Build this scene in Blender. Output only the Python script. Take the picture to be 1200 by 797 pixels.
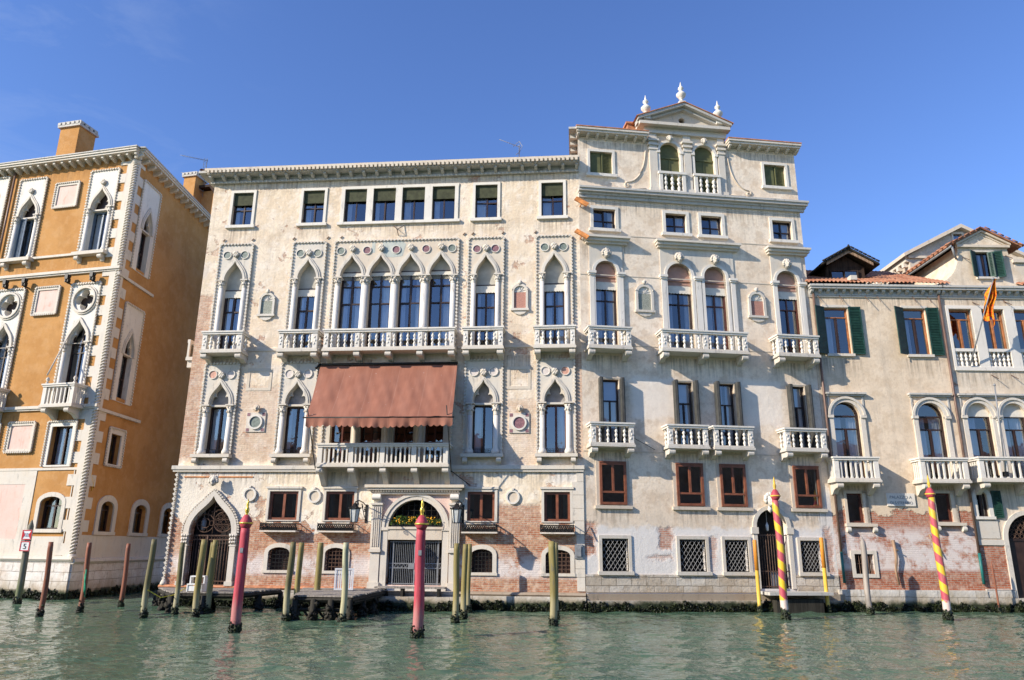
import bpy, math, random
import numpy as np
from mathutils import Vector, Matrix
from mathutils.geometry import tessellate_polygon
R_ = math.radians
for o in list(bpy.data.objects): bpy.data.objects.remove(o)
SC = bpy.context.scene; COL = SC.collection
random.seed(7)

# ------------------------------------------------------------------ camera, sky, sun, exposure
cam = bpy.data.cameras.new('camera'); cam.sensor_width = 36; cam.lens = 861.9/1200*36
cam.clip_start = .1; cam.clip_end = 3000
camo = bpy.data.objects.new('camera', cam); COL.objects.link(camo)
_p, _r = R_(15.77), R_(.509)
fw = Vector((0, math.cos(_p), math.sin(_p))); up0 = Vector((0, -math.sin(_p), math.cos(_p))); rt0 = Vector((1, 0, 0))
rt = rt0*math.cos(_r)+up0*math.sin(_r); up = -rt0*math.sin(_r)+up0*math.cos(_r)
camo.matrix_world = Matrix(((rt.x, up.x, -fw.x, 0), (rt.y, up.y, -fw.y, 0), (rt.z, up.z, -fw.z, 2.4), (0, 0, 0, 1)))
SC.camera = camo
SUN_AZ, SUN_EL = 62, 28          # degrees west of the canal's axis (-Y), height
world = bpy.data.worlds.new("World"); SC.world = world; world.use_nodes = True
wn = world.node_tree; wn.nodes.clear()
sky = wn.nodes.new('ShaderNodeTexSky'); sky.sky_type = 'NISHITA'; sky.sun_disc = False
sky.sun_elevation = R_(SUN_EL); sky.sun_rotation = R_(180+SUN_AZ)
sky.air_density = 1.0; sky.dust_density = 0.15; sky.ozone_density = 4.5; sky.altitude = 0
bg = wn.nodes.new('ShaderNodeBackground'); bg.inputs[1].default_value = .115
wo = wn.nodes.new('ShaderNodeOutputWorld')
hs = wn.nodes.new('ShaderNodeHueSaturation'); hs.inputs['Saturation'].default_value = 1.10; hs.inputs['Hue'].default_value = .513; hs.inputs['Value'].default_value = 1.45; wn.links.new(sky.outputs[0], hs.inputs['Color'])
tcw = wn.nodes.new('ShaderNodeTexCoord'); mpw = wn.nodes.new('ShaderNodeMapping'); mpw.inputs[3].default_value = (2.2, 2.2, 5.5); mpw.inputs[2].default_value = (.25, .35, .2); wn.links.new(tcw.outputs['Generated'], mpw.inputs[0])
nzw = wn.nodes.new('ShaderNodeTexNoise'); nzw.inputs['Scale'].default_value = 2.4; nzw.inputs['Detail'].default_value = 9; nzw.inputs['Roughness'].default_value = .62; nzw.inputs['Distortion'].default_value = .8; wn.links.new(mpw.outputs[0], nzw.inputs['Vector'])
mrw = wn.nodes.new('ShaderNodeMapRange'); mrw.inputs[1].default_value = .50; mrw.inputs[2].default_value = .80; mrw.inputs[4].default_value = .17; wn.links.new(nzw.outputs[0], mrw.inputs[0])
spw = wn.nodes.new('ShaderNodeSeparateXYZ'); wn.links.new(tcw.outputs['Generated'], spw.inputs[0]); mlw = wn.nodes.new('ShaderNodeMapRange'); mlw.interpolation_type = 'SMOOTHSTEP'; mlw.inputs[1].default_value = -.25; mlw.inputs[2].default_value = -.5; wn.links.new(spw.outputs[0], mlw.inputs[0])
mmw = wn.nodes.new('ShaderNodeMath'); mmw.operation = 'MULTIPLY'; wn.links.new(mrw.outputs[0], mmw.inputs[0]); wn.links.new(mlw.outputs[0], mmw.inputs[1])
mxw = wn.nodes.new('ShaderNodeMix'); mxw.data_type = 'RGBA'; wn.links.new(mmw.outputs[0], mxw.inputs[0]); wn.links.new(hs.outputs[0], mxw.inputs[6]); mxw.inputs[7].default_value = (4.5, 5.0, 6.0, 1)
wn.links.new(mxw.outputs[2], bg.inputs[0]); wn.links.new(bg.outputs[0], wo.inputs[0])
sl = bpy.data.lights.new('sun', 'SUN'); sl.energy = 5.0; sl.angle = R_(.5); sl.color = (1, .90, .76)
so = bpy.data.objects.new('sun', sl); COL.objects.link(so)
sd = Vector((-math.sin(R_(SUN_AZ))*math.cos(R_(SUN_EL)), -math.cos(R_(SUN_AZ))*math.cos(R_(SUN_EL)), math.sin(R_(SUN_EL))))
so.rotation_euler = sd.to_track_quat('Z', 'Y').to_euler(); so.location = sd*60
SC.view_settings.view_transform = 'Standard'; SC.view_settings.look = 'None'
SC.view_settings.exposure = 0.50; SC.view_settings.gamma = 1
SC.view_settings.use_curve_mapping = False

# ------------------------------------------------------------------ materials
class NT:
    def __init__(s, name):
        s.m = bpy.data.materials.new(name); s.m.use_nodes = True; s.t = s.m.node_tree; s.t.nodes.clear()
        s.out = s.t.nodes.new('ShaderNodeOutputMaterial')
    def n(s, ty, **k):
        nd = s.t.nodes.new('ShaderNode'+ty)
        for a, b in k.items(): setattr(nd, a, b)
        return nd
    def set(s, sock, v):
        if hasattr(v, 'is_linked') or isinstance(v, bpy.types.NodeSocket): s.t.links.new(v, sock)
        else:
            if isinstance(v, (tuple, list)) and len(v) == 3 and sock.type == 'RGBA': v = (*v, 1)
            sock.default_value = v
    def math(s, op, a, b=0., c=None, clamp=False):
        nd = s.n('Math', operation=op, use_clamp=clamp); s.set(nd.inputs[0], a); s.set(nd.inputs[1], b)
        if c is not None: s.set(nd.inputs[2], c)
        return nd.outputs[0]
    def mix(s, f, a, b, mode='MIX'):
        nd = s.n('Mix', data_type='RGBA', blend_type=mode); s.set(nd.inputs[0], f); s.set(nd.inputs[6], a); s.set(nd.inputs[7], b)
        return nd.outputs[2]
    def coord(s, scale=(1, 1, 1), flat=False):
        tc = s.n('TexCoord').outputs['Object']
        if flat:
            sp = s.n('SeparateXYZ'); s.set(sp.inputs[0], tc)
            cb = s.n('CombineXYZ'); s.set(cb.inputs[0], s.math('ADD', sp.outputs[0], sp.outputs[1])); s.set(cb.inputs[1], sp.outputs[2]); tc = cb.outputs[0]
        mp = s.n('Mapping'); s.set(mp.inputs[0], tc); mp.inputs[3].default_value = scale
        return mp.outputs[0]
    def noise(s, scale, detail=4, rough=.55, vec=None, dist=0.):
        nd = s.n('TexNoise'); nd.inputs['Scale'].default_value = scale; nd.inputs['Detail'].default_value = detail
        nd.inputs['Roughness'].default_value = rough; nd.inputs['Distortion'].default_value = dist
        s.set(nd.inputs['Vector'], vec if vec is not None else s.coord()); return nd.outputs[0]
    def ramp(s, v, a, b, lo=0., hi=1.):
        nd = s.n('MapRange'); nd.interpolation_type = 'SMOOTHSTEP'
        s.set(nd.inputs[0], v); s.set(nd.inputs[1], a); s.set(nd.inputs[2], b); s.set(nd.inputs[3], lo); s.set(nd.inputs[4], hi); return nd.outputs[0]
    def bump(s, h, strength=.3, dist=.02, nrm=None):
        nd = s.n('Bump'); nd.inputs['Strength'].default_value = strength; nd.inputs['Distance'].default_value = dist
        s.set(nd.inputs['Height'], h)
        if nrm is not None: s.set(nd.inputs['Normal'], nrm)
        return nd.outputs[0]
    def pr(s, col, rough=.6, metal=0., bump=None, spec=.4, **k):
        p = s.n('BsdfPrincipled'); s.set(p.inputs['Base Color'], col); s.set(p.inputs['Roughness'], rough)
        p.inputs['Metallic'].default_value = metal; p.inputs['Specular IOR Level'].default_value = spec
        if bump is not None: s.set(p.inputs['Normal'], bump)
        s.t.links.new(p.outputs[0], s.out.inputs[0]); return p

def simple(name, col, rough=.6, var=.15, scale=3., metal=0., bs=25., bst=.15, spec=.4):
    t = NT(name); a = t.noise(scale, 5); c1 = tuple(x*(1-var) for x in col); c2 = tuple(min(1, x*(1+var)) for x in col)
    c = t.mix(t.ramp(a, .3, .7), c1, c2); t.pr(c, rough, metal, t.bump(t.noise(bs, 3), bst, .01), spec); return t.m

def stone_mat(name, col, dirt=(.30, .28, .25), amt=.5, warm=(.62, .50, .36)):
    t = NT(name)
    a = t.noise(1.3, 6, .65); b = t.noise(1., 5, .6, t.coord((5, 5, .5)))
    c = t.mix(t.ramp(a, .35, .75, 0, .45), col, warm)
    c = t.mix(t.ramp(b, .55, .78, 0, amt), c, dirt)
    c = t.mix(t.ramp(t.noise(14, 4), .5, .8, 0, .3*amt+.05), c, tuple(x*.5 for x in col))
    c = t.mix(t.ramp(t.noise(1., 7, .75, t.coord((3.5, 3.5, 1.1)), .5), .56, .66, 0, .35+.5*amt), c, dirt)
    c = t.mix(t.ramp(t.noise(.7, 3), .4, .6, 0, .25), c, tuple(x*.8 for x in col))
    t.pr(c, .75, 0, t.bump(t.noise(22, 5), .35, .015), .25); return t.m

def wall_mat(name, cols, brick_top=None, amp=1.5, patches=(), flakes=.0, brickcol=((.46, .17, .09), (.56, .30, .19)), mortar=(.52, .43, .34), salt=None, whites=(), wcol=(.66, .62, .56), rough_b=.3, streak=.3, dirtcol=(.25, .21, .17), tone=1.0, mot=1.0, drips=(), dripcol=(.13, .11, .09)):
    """plaster over brick: cols = three plaster colours, brick shows below brick_top, in patches (x0,x1,z0,z1) and in flakes"""
    t = NT(name)
    tc = t.n('TexCoord').outputs['Object']; sp = t.n('SeparateXYZ'); t.set(sp.inputs[0], tc); X, Z = sp.outputs[0], sp.outputs[2]
    big = t.noise(.42, 5, .6); mid = t.noise(1.9, 6, .65); fine = t.noise(9, 5, .6)
    c = t.mix(t.ramp(big, .42, .56), cols[0], cols[1])
    c = t.mix(t.ramp(mid, .48, .60, 0, .8*mot), c, cols[2])
    c = t.mix(t.ramp(t.noise(.8, 8, .72, None, .6), .50, .60, 0, .55*mot), c, tuple(x*.74 for x in cols[1]))
    c = t.mix(t.ramp(fine, .48, .66, 0, .30*mot), c, tuple(x*.55 for x in cols[0]))
    c = t.mix(t.ramp(t.noise(26, 3), .60, .72, 0, .25), c, tuple(x*.4 for x in cols[0]))
    st = t.noise(1., 6, .6, t.coord((2.6, 2.6, .16)))
    c = t.mix(t.ramp(st, .52, .75, 0, streak), c, dirtcol)
    edge = t.math('MULTIPLY', t.math('SUBTRACT', t.noise(1.1, 6, .62), .5), amp*2)
    fe = t.math('MULTIPLY', t.math('SUBTRACT', t.noise(2.2, 5, .6), .5), .7)
    def box(r, soft=.12):
        x0, x1, z0, z1 = r
        Xn = t.math('ADD', X, fe); Zn = t.math('ADD', Z, fe); m = t.ramp(Xn, x0-soft, x0+soft)
        m = t.math('MULTIPLY', m, t.ramp(Xn, x1-soft, x1+soft, 1, 0)); m = t.math('MULTIPLY', m, t.ramp(Zn, z0-soft, z0+soft))
        return t.math('MULTIPLY', m, t.ramp(Zn, z1-soft, z1+soft, 1, 0))
    for r in whites:
        c = t.mix(t.math('MULTIPLY', box(r[:4]), r[4] if len(r) > 4 else .8), c, r[5] if len(r) > 5 else wcol)
    if drips:
        dn = t.noise(1., 5, .7, t.coord((9, 9, .35))); dn2 = t.ramp(dn, .42, .66)
        acc = None
        for x0, x1, zt_, L_ in drips:
            m_ = t.math('MULTIPLY', t.ramp(X, x0-.10, x0+.10), t.ramp(X, x1-.10, x1+.10, 1, 0)); m_ = t.math('MULTIPLY', m_, t.math('MULTIPLY', t.ramp(t.math('ADD', Z, fe), zt_-L_, zt_), t.ramp(Z, zt_, zt_+.03, 1, 0)))
            acc = m_ if acc is None else t.math('MAXIMUM', acc, m_)
        c = t.mix(t.math('MULTIPLY', t.math('MULTIPLY', acc, dn2), .62), c, dripcol)
    hb = t.math('MULTIPLY', fine, rough_b)
    if brick_top is not None or patches or flakes:
        bt = t.n('TexBrick'); t.set(bt.inputs['Vector'], t.coord((1, 1, 1), True))
        bt.inputs['Scale'].default_value = 1; bt.inputs['Brick Width'].default_value = .26; bt.inputs['Row Height'].default_value = .085
        bt.inputs['Mortar Size'].default_value = .011; bt.inputs['Mortar Smooth'].default_value = .3; bt.inputs['Bias'].default_value = -.1
        t.set(bt.inputs['Color1'], brickcol[0]); t.set(bt.inputs['Color2'], brickcol[1]); t.set(bt.inputs['Mortar'], mortar)
        bc = t.mix(t.ramp(t.noise(2.7, 5), .45, .7, 0, .55), bt.outputs[0], tuple(x*1.25 for x in mortar))
        bc = t.mix(t.ramp(t.noise(7, 3), .35, .6, .45, 0), bc, tuple(x*.55 for x in brickcol[0]))
        if salt:
            s_ = t.math('MULTIPLY', t.ramp(Z, salt[0], salt[0]+.25), t.ramp(Z, salt[1]-.6, salt[1], 1, 0))
            bc = t.mix(t.math('MULTIPLY', s_, t.ramp(t.noise(1.6, 6, .7), .36, .54, 0, .9)), bc, (.68, .62, .58))
        m = 0.
        if brick_top is not None: m = t.ramp(t.math('ADD', Z, edge), brick_top-.04, brick_top+.04, 1, 0)
        for r in patches: m = t.math('MAXIMUM', m, t.math('MULTIPLY', box(r[:4]), r[4] if len(r) > 4 else 1.))
        if flakes: m = t.math('MAXIMUM', m, t.ramp(t.math('ADD', t.noise(.9, 7, .7), t.math('MULTIPLY', mid, .25)), .80-flakes, .84-flakes, 0, .75))
        c = t.mix(m, c, bc)
        hb = t.math('ADD', t.math('MULTIPLY', t.math('SUBTRACT', 1, m), .9), t.math('ADD', hb, t.math('MULTIPLY', t.math('MULTIPLY', bt.outputs[1], m), -.6)))
    if tone != 1: c = t.mix(1., c, (tone, tone, tone), 'MULTIPLY')
    nb = t.bump(hb, .8, .035); nb = t.bump(t.noise(3.2, 9, .7), .3+rough_b*.9, .05, nb)
    t.pr(c, .9, 0, nb, .15); return t.m

MT = {}
MT['stone'] = stone_mat('istrian_stone', (.60, .555, .48), amt=.6)
MT['stone_clean'] = stone_mat('white_stone', (.69, .65, .58), amt=.42, warm=(.64, .57, .47))
MT['stone_dirty'] = stone_mat('weathered_stone', (.50, .48, .44), (.16, .16, .15), .8, (.42, .38, .32))
MT['stone_warm'] = stone_mat('warm_stone', (.60, .53, .43), amt=.5, warm=(.56, .40, .26))
MT['marble_pink'] = stone_mat('pink_marble', (.66, .50, .43), (.56, .28, .20), .7, (.62, .36, .27))
MT['marble_green'] = stone_mat('green_marble', (.42, .45, .41), (.15, .2, .17), .7, (.6, .58, .5))
MT['lunette'] = simple('cream_lunette', (.46, .43, .36), .85, .12)
MT['lunette_grey'] = simple('grey_lunette', (.30, .28, .26), .85, .2)
MT['lunette_brown'] = simple('brown_pink_panel', (.42, .25, .19), .8, .12)
MT['blind'] = simple('cream_blind', (.62, .58, .50), .9, .06, 6)
MT['blind_green'] = simple('green_blind', (.048, .052, .026), .85, .3, 6)
MT['shutter_olive'] = simple('olive_shutter', (.105, .11, .045), .75, .15, 4)
MT['shutter_grey'] = simple('grey_wood_shutter', (.060, .060, .056), .8, .25, 5)
MT['shutter_green'] = simple('dark_green_shutter', (.012, .045, .032), .5, .3, 4)
MT['wood_dark'] = simple('dark_brown_wood', (.035, .018, .013), .45, .3, 4)
MT['wood_brown'] = simple('red_brown_wood', (.085, .026, .015), .4, .25, 4)
MT['wood_mid'] = simple('mid_brown_wood', (.20, .070, .036), .4, .25, 4)
MT['wood_orange'] = simple('orange_wood', (.33, .13, .05), .5, .25, 4)
MT['wood_blue'] = simple('grey_blue_wood', (.10, .14, .20), .5, .2, 4)
MT['iron'] = simple('black_iron', (.018, .017, .016), .5, .3, 8, .3)
MT['iron_rust'] = simple('rusty_iron', (.10, .055, .035), .7, .4, 8)
MT['iron_grey'] = simple('grey_painted_iron', (.20, .21, .22), .5, .15, 8)
MT['iron_white'] = simple('white_painted_iron', (.24, .24, .24), .5, .15, 8)
MT['rust_orange'] = simple('rusty_orange_iron', (.50, .19, .05), .7, .35, 6)
MT['curtain'] = simple('white_curtain', (.72, .74, .76), .9, .05, 3)
MT['interior'] = simple('unlit_room_black', (.018, .016, .015), .95, .3)  # near-black colour stands in for the darkness of unlit rooms
MT['pipe'] = simple('brown_drainpipe', (.16, .10, .075), .5, .2, 3, .2)
MT['pipe_teal'] = simple('teal_drainpipe', (.012, .13, .12), .5, .2, 3)
MT['gold'] = simple('gilded_finial', (.75, .50, .08), .3, .1, 5, .7)
MT['white_paint'] = simple('white_paint', (.78, .78, .76), .5, .06, 5)
MT['porphyry'] = simple('purple_stone', (.22, .11, .12), .5, .3, 12)
MT['green_disc'] = simple('green_stone_disc', (.17, .20, .17), .5, .3, 12)
MT['pink_disc'] = simple('pink_stone_disc', (.55, .30, .22), .6, .2, 12)
MT['pale_disc'] = simple('pale_stone_disc', (.60, .53, .48), .6, .12, 12)
MT['relief_green'] = simple('grey_green_relief', (.27, .28, .23), .8, .5, 30, 0, 40, .8)
MT['relief_red'] = simple('red_relief', (.40, .20, .15), .8, .3, 30, 0, 40, .6)
MT['foliage'] = simple('planter_foliage', (.07, .13, .02), .7, .5, 20)
MT['flower'] = simple('yellow_flowers', (.75, .38, .02), .7, .3, 20)
MT['brickledge'] = simple('terracotta_ledge', (.46, .20, .10), .85, .3, 5, 0, 12, .5)
MT['lantern_glass'] = simple('frosted_lantern_glass', (.55, .56, .53), .25, .1, 8, 0, 5, .0, .6)
MT['cloth_brick'] = None

def glass_mat(name, refl=.45, tint=(.55, .60, .66)):
    t = NT(name); g = t.n('BsdfGlossy'); g.inputs['Roughness'].default_value = .03; g.inputs[0].default_value = (.74, .76, .78, 1)
    nb = t.bump(t.noise(2.5, 2), .10, .02); t.set(g.inputs['Normal'], nb)
    tr = t.n('BsdfTransparent'); tr.inputs[0].default_value = (*tint, 1)
    fr = t.n('LayerWeight'); fr.inputs[0].default_value = .4
    mx = t.n('MixShader'); t.set(mx.inputs[0], t.math('ADD', t.math('MULTIPLY', fr.outputs[0], .5), refl, clamp=True))
    t.set(mx.inputs[1], tr.outputs[0]); t.set(mx.inputs[2], g.outputs[0]); t.t.links.new(mx.outputs[0], t.out.inputs[0]); return t.m
MT['glass'] = glass_mat('window_glass', .19, (.80, .84, .88))

def ashlar_mat(name, cols, bw=.75, rh=.36, salt=None, mort=(.25, .22, .19), stain=(.33, .26, .16)):
    t = NT(name); bt = t.n('TexBrick'); v = t.coord((1, 1, 1), True)
    wob = t.n('VectorMath', operation='ADD'); nz = t.n('TexNoise'); nz.inputs['Scale'].default_value = 1.6; t.set(nz.inputs['Vector'], v)
    sc = t.n('VectorMath', operation='SCALE'); t.set(sc.inputs[0], nz.outputs[1]); sc.inputs['Scale'].default_value = .07
    t.set(wob.inputs[0], v); t.set(wob.inputs[1], sc.outputs[0]); t.set(bt.inputs['Vector'], wob.outputs[0])
    bt.inputs['Scale'].default_value = 1; bt.inputs['Brick Width'].default_value = bw; bt.inputs['Row Height'].default_value = rh
    bt.inputs['Mortar Size'].default_value = .010; bt.inputs['Mortar Smooth'].default_value = .5
    t.set(bt.inputs['Color1'], cols[0]); t.set(bt.inputs['Color2'], cols[1]); t.set(bt.inputs['Mortar'], mort)
    c = t.mix(t.ramp(t.noise(1.4, 7, .7), .45, .7, 0, .6), bt.outputs[0], cols[2])
    c = t.mix(t.ramp(t.noise(6, 6, .7), .5, .72, 0, .5), c, tuple(x*.45 for x in cols[2]))
    sp = t.n('SeparateXYZ'); t.set(sp.inputs[0], t.n('TexCoord').outputs['Object'])
    st_ = t.ramp(t.math('ADD', sp.outputs[2], t.math('MULTIPLY', t.noise(1., 6, .7, t.coord((1.5, 1.5, .5))), 1.3)), .75, 1.7, .85, 0)
    c = t.mix(st_, c, stain)
    wet = t.ramp(t.math('ADD', sp.outputs[2], t.math('MULTIPLY', t.noise(1.7, 6, .7), .5)), .50, .72, 1, 0)
    c = t.mix(wet, c, (.035, .045, .022))
    nb = t.bump(t.math('ADD', t.math('MULTIPLY', bt.outputs[1], -.8), t.noise(4, 7, .7)), .8, .05)
    t.pr(c, .85, 0, nb, .2); return t.m
MT['ashlar'] = ashlar_mat('ashlar_base', ((.46, .39, .30), (.60, .55, .47), (.40, .30, .20)), .62, .335, mort=(.16, .13, .10))
MT['ashlar_white'] = ashlar_mat('white_ashlar', ((.66, .62, .57), (.72, .69, .64), (.50, .38, .28)), 1.15, .40, mort=(.26, .21, .16))
MT['ledge'] = stone_mat('brown_grey_ledge', (.33, .27, .20), (.10, .09, .07), .7, (.28, .19, .12))
MT['quay'] = ashlar_mat('quay_stone', ((.60, .57, .52), (.66, .63, .58), (.36, .30, .22)), 1.6, .30)

def tile_mat():
    t = NT('terracotta_tiles'); v = t.n('TexVoronoi'); v.inputs['Scale'].default_value = 3.2; t.set(v.inputs['Vector'], t.coord((1.6, 1, 1)))
    c = t.mix(v.outputs[1], (.29, .105, .055), (.40, .20, .12)); bw = t.n('SeparateColor'); t.set(bw.inputs[0], v.outputs[1])
    c = t.mix(bw.outputs[0], (.24, .09, .05), (.42, .21, .125)); c = t.mix(t.ramp(t.noise(3, 6), .5, .7, 0, .5), c, (.22, .16, .12))
    t.pr(c, .85, 0, t.bump(t.noise(12, 4), .4, .02), .2); return t.m
MT['tiles'] = tile_mat()

def plank_mat(name, col, var=.4):
    t = NT(name); g = t.noise(1, 5, .6, t.coord((14, 14, 1.2))); a = t.noise(2, 5)
    c = t.mix(t.ramp(g, .3, .7), tuple(x*(1-var) for x in col), tuple(x*(1+var) for x in col)); c = t.mix(t.ramp(a, .5, .75, 0, .4), c, tuple(x*.4 for x in col))
    t.pr(c, .85, 0, t.bump(g, .5, .02), .2); return t.m
MT['deck'] = plank_mat('weathered_planks', (.27, .24, .21))
MT['deck_dark'] = plank_mat('wet_dark_timber', (.035, .032, .025))
MT['dormer'] = plank_mat('dark_dormer_wood', (.045, .028, .02))
MT['drift'] = plank_mat('driftwood', (.30, .20, .13))

def pole_mat(name, col, low=(.30, .28, .14), zl=1.0, tip=None):
    """painted mooring pole: paint above, bare and algae-stained wood towards the water"""
    t = NT(name); sp = t.n('SeparateXYZ'); t.set(sp.inputs[0], t.n('TexCoord').outputs['Object']); Z = sp.outputs[2]
    g = t.noise(1, 6, .65, t.coord((9, 9, .6)))
    c = t.mix(t.ramp(g, .3, .7), tuple(x*.72 for x in col), tuple(x*1.2 for x in col))
    zn = t.math('ADD', Z, t.math('MULTIPLY', t.math('SUBTRACT', g, .5), 1.3))
    c = t.mix(t.ramp(zn, zl-.25, zl+.25, 1, 0), c, low)
    c = t.mix(t.ramp(t.noise(1, 6, .7, t.coord((6, 6, 1.2))), .57, .62, 0, .7), c, tuple(x*.35+.06 for x in col))
    c = t.mix(t.ramp(t.noise(1, 4, .6, t.coord((22, 22, 2.5))), .64, .68, 0, .7), c, (.25, .22, .17))
    c = t.mix(t.ramp(t.math('ADD', Z, t.math('MULTIPLY', t.noise(9, 5), .35)), .30, .50, 1, 0), c, (.018, .026, .010))
    t.pr(c, .6, 0, t.bump(g, .4, .02), .35); return t.m
MT['p_olive'] = pole_mat('olive_pole_paint', (.23, .185, .06), (.30, .26, .14), .75)
MT['p_olive2'] = pole_mat('dull_olive_pole_paint', (.15, .13, .055), (.32, .29, .17), .9)
MT['p_pale'] = pole_mat('pale_green_pole_paint', (.36, .36, .23), (.40, .37, .22), 1.2)
MT['p_brown'] = pole_mat('brown_pole_paint', (.24, .085, .045), (.20, .075, .04), .6)
MT['p_grey'] = pole_mat('grey_green_pole_wood', (.17, .16, .11), (.13, .15, .07), .9)
MT['p_driftgrey'] = pole_mat('bare_grey_pole_wood', (.33, .29, .25), (.24, .21, .18), .8)
MT['p_red'] = pole_mat('red_pole_paint', (.43, .055, .075), (.42, .16, .15), .8)
MT['p_yellow'] = pole_mat('yellow_pole_paint', (.74, .45, .06), (.70, .50, .10), .7)
MT['p_orange'] = pole_mat('orange_pole_paint', (.66, .26, .03), (.6, .3, .05), -3)

def stripe_mat():
    t = NT('red_yellow_spiral_paint'); sp = t.n('SeparateXYZ'); t.set(sp.inputs[0], t.n('TexCoord').outputs['Object'])
    ang = t.math('ARCTAN2', sp.outputs[1], sp.outputs[0]); ph = t.math('ADD', t.math('DIVIDE', ang, 2*math.pi), t.math('MULTIPLY', sp.outputs[2], 1.52))
    fr = t.math('FRACT', t.math('ADD', ph, 20.)); m = t.math('GREATER_THAN', fr, .5)
    c = t.mix(m, (.72, .47, .025), (.44, .065, .10)); g = t.noise(1, 6, .65, t.coord((9, 9, .8)))
    c = t.mix(t.ramp(g, .35, .7, 0, .35), c, (.3, .2, .1)); c = t.mix(t.ramp(t.noise(1, 5, .7, t.coord((14, 14, 2.5))), .60, .64, 0, .8), c, (.34, .28, .21)); Z = sp.outputs[2]
    zn = t.math('ADD', Z, t.math('MULTIPLY', t.math('SUBTRACT', t.noise(5, 5), .5), .5))
    c = t.mix(t.ramp(zn, .62, .72, 1, 0), c, (.62, .50, .44)); c = t.mix(t.ramp(zn, .34, .40, 1, 0), c, (.018, .026, .010))
    t.pr(c, .45, 0, t.bump(g, .2, .02), .4); return t.m
MT['stripe'] = stripe_mat()

def awning_mat():
    t = NT('faded_brick_red_canvas'); X = t.coord((1, 1, 1)); a = t.noise(.9, 5, .6, t.coord((3, 1, .5)))
    c = t.mix(t.ramp(a, .3, .7), (.250, .105, .070), (.305, .138, .094))
    sp = t.n('SeparateXYZ'); t.set(sp.inputs[0], X)
    w = t.math('ABSOLUTE', t.math('SUBTRACT', t.math('FRACT', t.math('ADD', t.math('MULTIPLY', sp.outputs[0], .82), 20)), .5))
    c = t.mix(t.ramp(w, .0, .012, .45, 0), c, (.42, .24, .18)); c = t.mix(t.ramp(t.noise(9, 2), .74, .77, 0, .8), c, (.6, .48, .42))
    wv = t.noise(1, 3, .5, t.coord((1.5, .3, .3)))
    p = t.pr(c, .85, 0, t.bump(wv, .5, .08), .1); return t.m
MT['awning'] = awning_mat()

def flag_mat():
    t = NT('red_gold_flag_cloth'); a = t.noise(9, 4, .7); c = t.mix(t.ramp(a, .42, .54), (.60, .07, .015), (.80, .27, .02)); t.pr(c, .8, 0, None, .1); return t.m
MT['flag'] = flag_mat()

def algae_mat():
    t = NT('dark_seaweed'); a = t.noise(5, 5); c = t.mix(t.ramp(a, .4, .65), (.006, .009, .003), (.030, .042, .012)); t.pr(c, .55, 0, None, .4); return t.m
MT['algae'] = algae_mat()

def water_mat():
    t = NT('green_canal_water'); v = t.coord((1, 1, 1)); a = t.noise(.25, 3)
    c = t.mix(t.ramp(a, .35, .65), (.060, .116, .074), (.088, .140, .088))
    h = t.math('ADD', t.noise(3.2, 2, .5, t.coord((.8, 1.1, 1)), .6), t.math('MULTIPLY', t.noise(8, 2, .5, t.coord((.7, 1.1, 1)), .4), .35))
    p = t.pr(c, .03, 0, t.bump(h, .5, .07), .5); p.inputs['IOR'].default_value = 1.33; return t.m
MT['water'] = water_mat()

BR = dict(brickcol=((.46, .17, .09), (.56, .30, .19)))
MT['wall_gothic'] = wall_mat('gothic_palace_plaster', mot=.8, drips=[(-17.6, 0, 19.35, .9), (-16.9, -15.2, 16.9, 1.2), (-13.4, -11.8, 16.9, .9), (-11.4, -5.4, 16.9, .7), (-5.1, -3.4, 16.9, .8), (-2.0, -.4, 16.9, 1.1), (-17.0, -15.0, 10.5, 1.6), (-13.4, -11.6, 10.5, 1.5), (-5.2, 0, 10.5, 1.6), (-17.6, 0, 5.45, .8), (-14, -9.3, 2.9, .8), (-5, 0, 2.9, .7)], cols=((.80, .70, .55), (.73, .61, .45), (.84, .77, .66)), brick_top=3.3, amp=1.5, patches=[(-17.8, -16.95, 6.0, 13.6, .75), (-18, -13.2, 5.9, 9.3, .42), (-1.0, .1, 6, 10.6, .6), (-3.6, -1.9, 5.7, 8.6, .35), (-3.6, -1.7, 3.0, 4.1, .9), (-9.3, -9.0, 1, 3.3), (-17.8, 0, 5.9, 19.3, .16)], flakes=.09,
    brickcol=((.40, .15, .08), (.56, .33, .20)), mortar=(.54, .44, .34), salt=(1.1, 2.3), rough_b=.5, streak=.22,
    whites=[(-17.7, -13.85, .7, 5.6, .7, (.68, .62, .53)), (-17.75, -17.2, 11.2, 11.9, .9), (-17.75, -17.3, 9.2, 9.6, .9), (-17.75, -17.35, 14.5, 15.2, .6), (-14.2, -13.0, 9.9, 10.3, .6), (-1.4, .1, 5.0, 5.5, .9), (-12.0, -11.2, 2.7, 3.3, .9)])
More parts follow.
